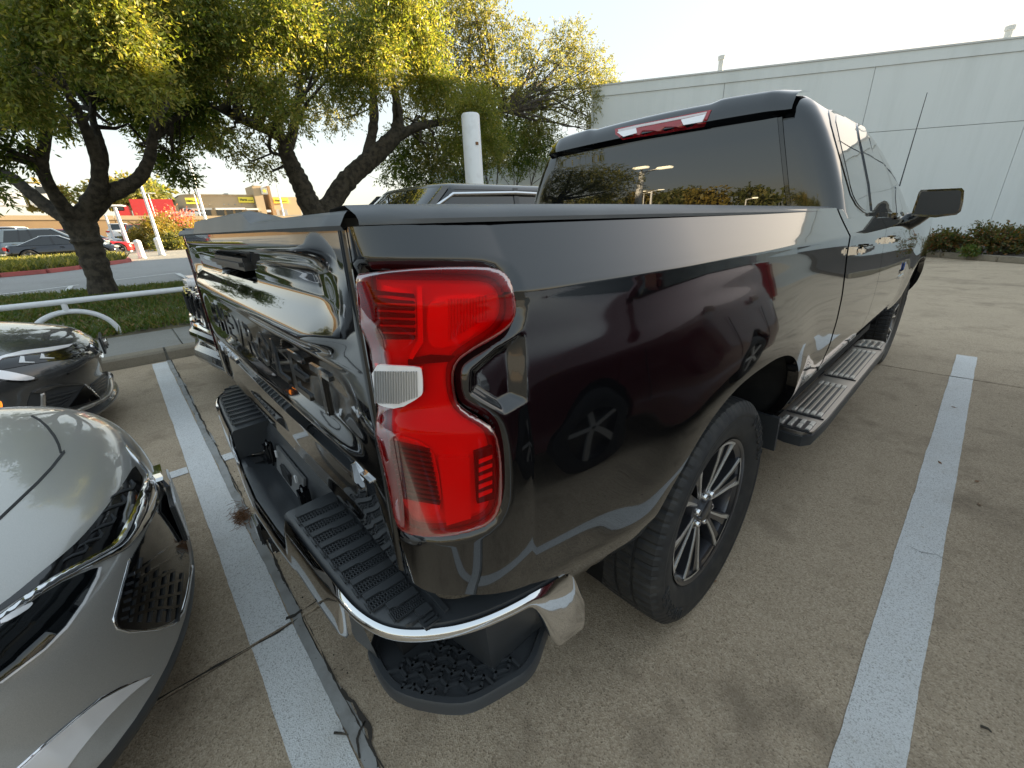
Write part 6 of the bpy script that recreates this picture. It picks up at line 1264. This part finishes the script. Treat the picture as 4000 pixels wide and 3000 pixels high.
lamp_post('thick lamp post mirrored at the left of the truck rear window', -9.7, -14.6, 4.6, .22, (0, 1.1)); lamp_post('lamp post with two heads mirrored in the middle of the truck rear window', -23.7, -40, 4.9, .17, (0, math.pi)); lamp_post('distant single lamp mirrored at the right of the rear window', -19.5, -60, 3.6, .12, (0,)); lamp_post('far thin lamp post mirrored left of the two headed one', -38, -62, 6.2, .13, (0, math.pi))
P3 = np.array([-13.2, -12.5, .25]); t3 = thing('oak_tree', 'live oak mirrored at the dark left side of the truck rear window', 'tree', tuple(P3), group='live oaks on the grass verge'); mb = MB(); mb.tube([P3, P3 + (0, .2, 1.2), P3 + (.1, .5, 2.4)], [.4, .32, .3], 12)
B3 = []
for q in range(9): a = q * .7; e = P3 + np.array([2.6 * math.cos(a), 2.6 * math.sin(a), 3.8 + .9 * math.sin(q * 2.2)]); mb.tube([P3 + (.1, .5, 2.3), (P3 + e) / 2 + (0, 0, 1.1), e], [.16, .10, .03], 8); B3.append((tuple(e), (1.9, 1.9, 1.3), 1))
mb.build('trunk', M['bark'], t3, 60); crown('crown', B3, 3200, (.14, .05), M['leaf_olive'], 33, t3, shell=.5)
# ================================================================== litter on the ground
P = onZ(523, 1118); nd = thing('needle_clump', 'clump of dry brown needles on the joint beside the white line', 'debris', (P[0], P[1], .004)); V = []; F = []
r = np.random.default_rng(9); mbn = MB()
for _ in range(170):
    a = r.uniform(0, math.pi); c = np.array([P[0] + r.normal(0, .045), P[1] + r.normal(0, .018), .006 + abs(r.normal(0, .012))]); d = np.array([math.cos(a), math.sin(a), r.normal(0, .25)]) * r.uniform(.012, .03); mbn.tube([c - d, c + d], .0011, 3)
mbn.build('needles', M['needle'], nd, 0); nd.children[0]['kind'] = 'stuff'
for lab, a, b in (('thin dark twig lying across the white line edge', (722, 1583), (752, 1587)), ('small dark stick lying on the concrete at the lower right', (2118, 1568), (2142, 1582))):
    A, B = onZ(*a, .008), onZ(*b, .008); t = thing('twig', lab, 'twig', tuple((A + B) / 2), group='twigs on the concrete'); MB().tube([A, (A + B) / 2 + np.array([.003, .002, .003]), B], [.004, .0035, .002], 6).build('stick', M['bark'], t)
gr = []; r = np.random.default_rng(4); mg = MB()
for _ in range(900):
    x, y = r.uniform(-4.5, 4), r.choice([r.normal(-1.13, .03), r.uniform(-3, 6)], p=[.45, .55]); s = r.uniform(.0012, .0038); mg.add([(x + s * math.cos(k * 2.1) * r.uniform(.6, 1.5), y + s * math.sin(k * 2.1) * r.uniform(.6, 1.5), .0045 if False else .001) for k in range(3)] + [(x, y, s * 1.4 + .002)], [(0, 1, 3), (1, 2, 3), (2, 0, 3)])
tag(link('grit', mg.mesh('grit', M['mulch'], 0)), kind='stuff')
r = np.random.default_rng(14)
for i, (a, b) in enumerate([(2025, 862), (2030, 1000), (2110, 1040), (2115, 1090), (1540, 1255), (2060, 880)]):
    P = onZ(a, b, .004); s = .018; ang = r.uniform(0, 6); t = link('fallen_leaf', MB().add([(-s, 0, .001), (0, -s * .35, .004), (s, 0, .006), (0, s * .35, .001)], [(0, 1, 2, 3)]).mesh('fallen_leaf', M['needle'], 0), None, tuple(P), ang); tag(t, 'small dark dry leaf lying on the concrete right of the truck', 'leaf', 'dry leaves on the concrete')
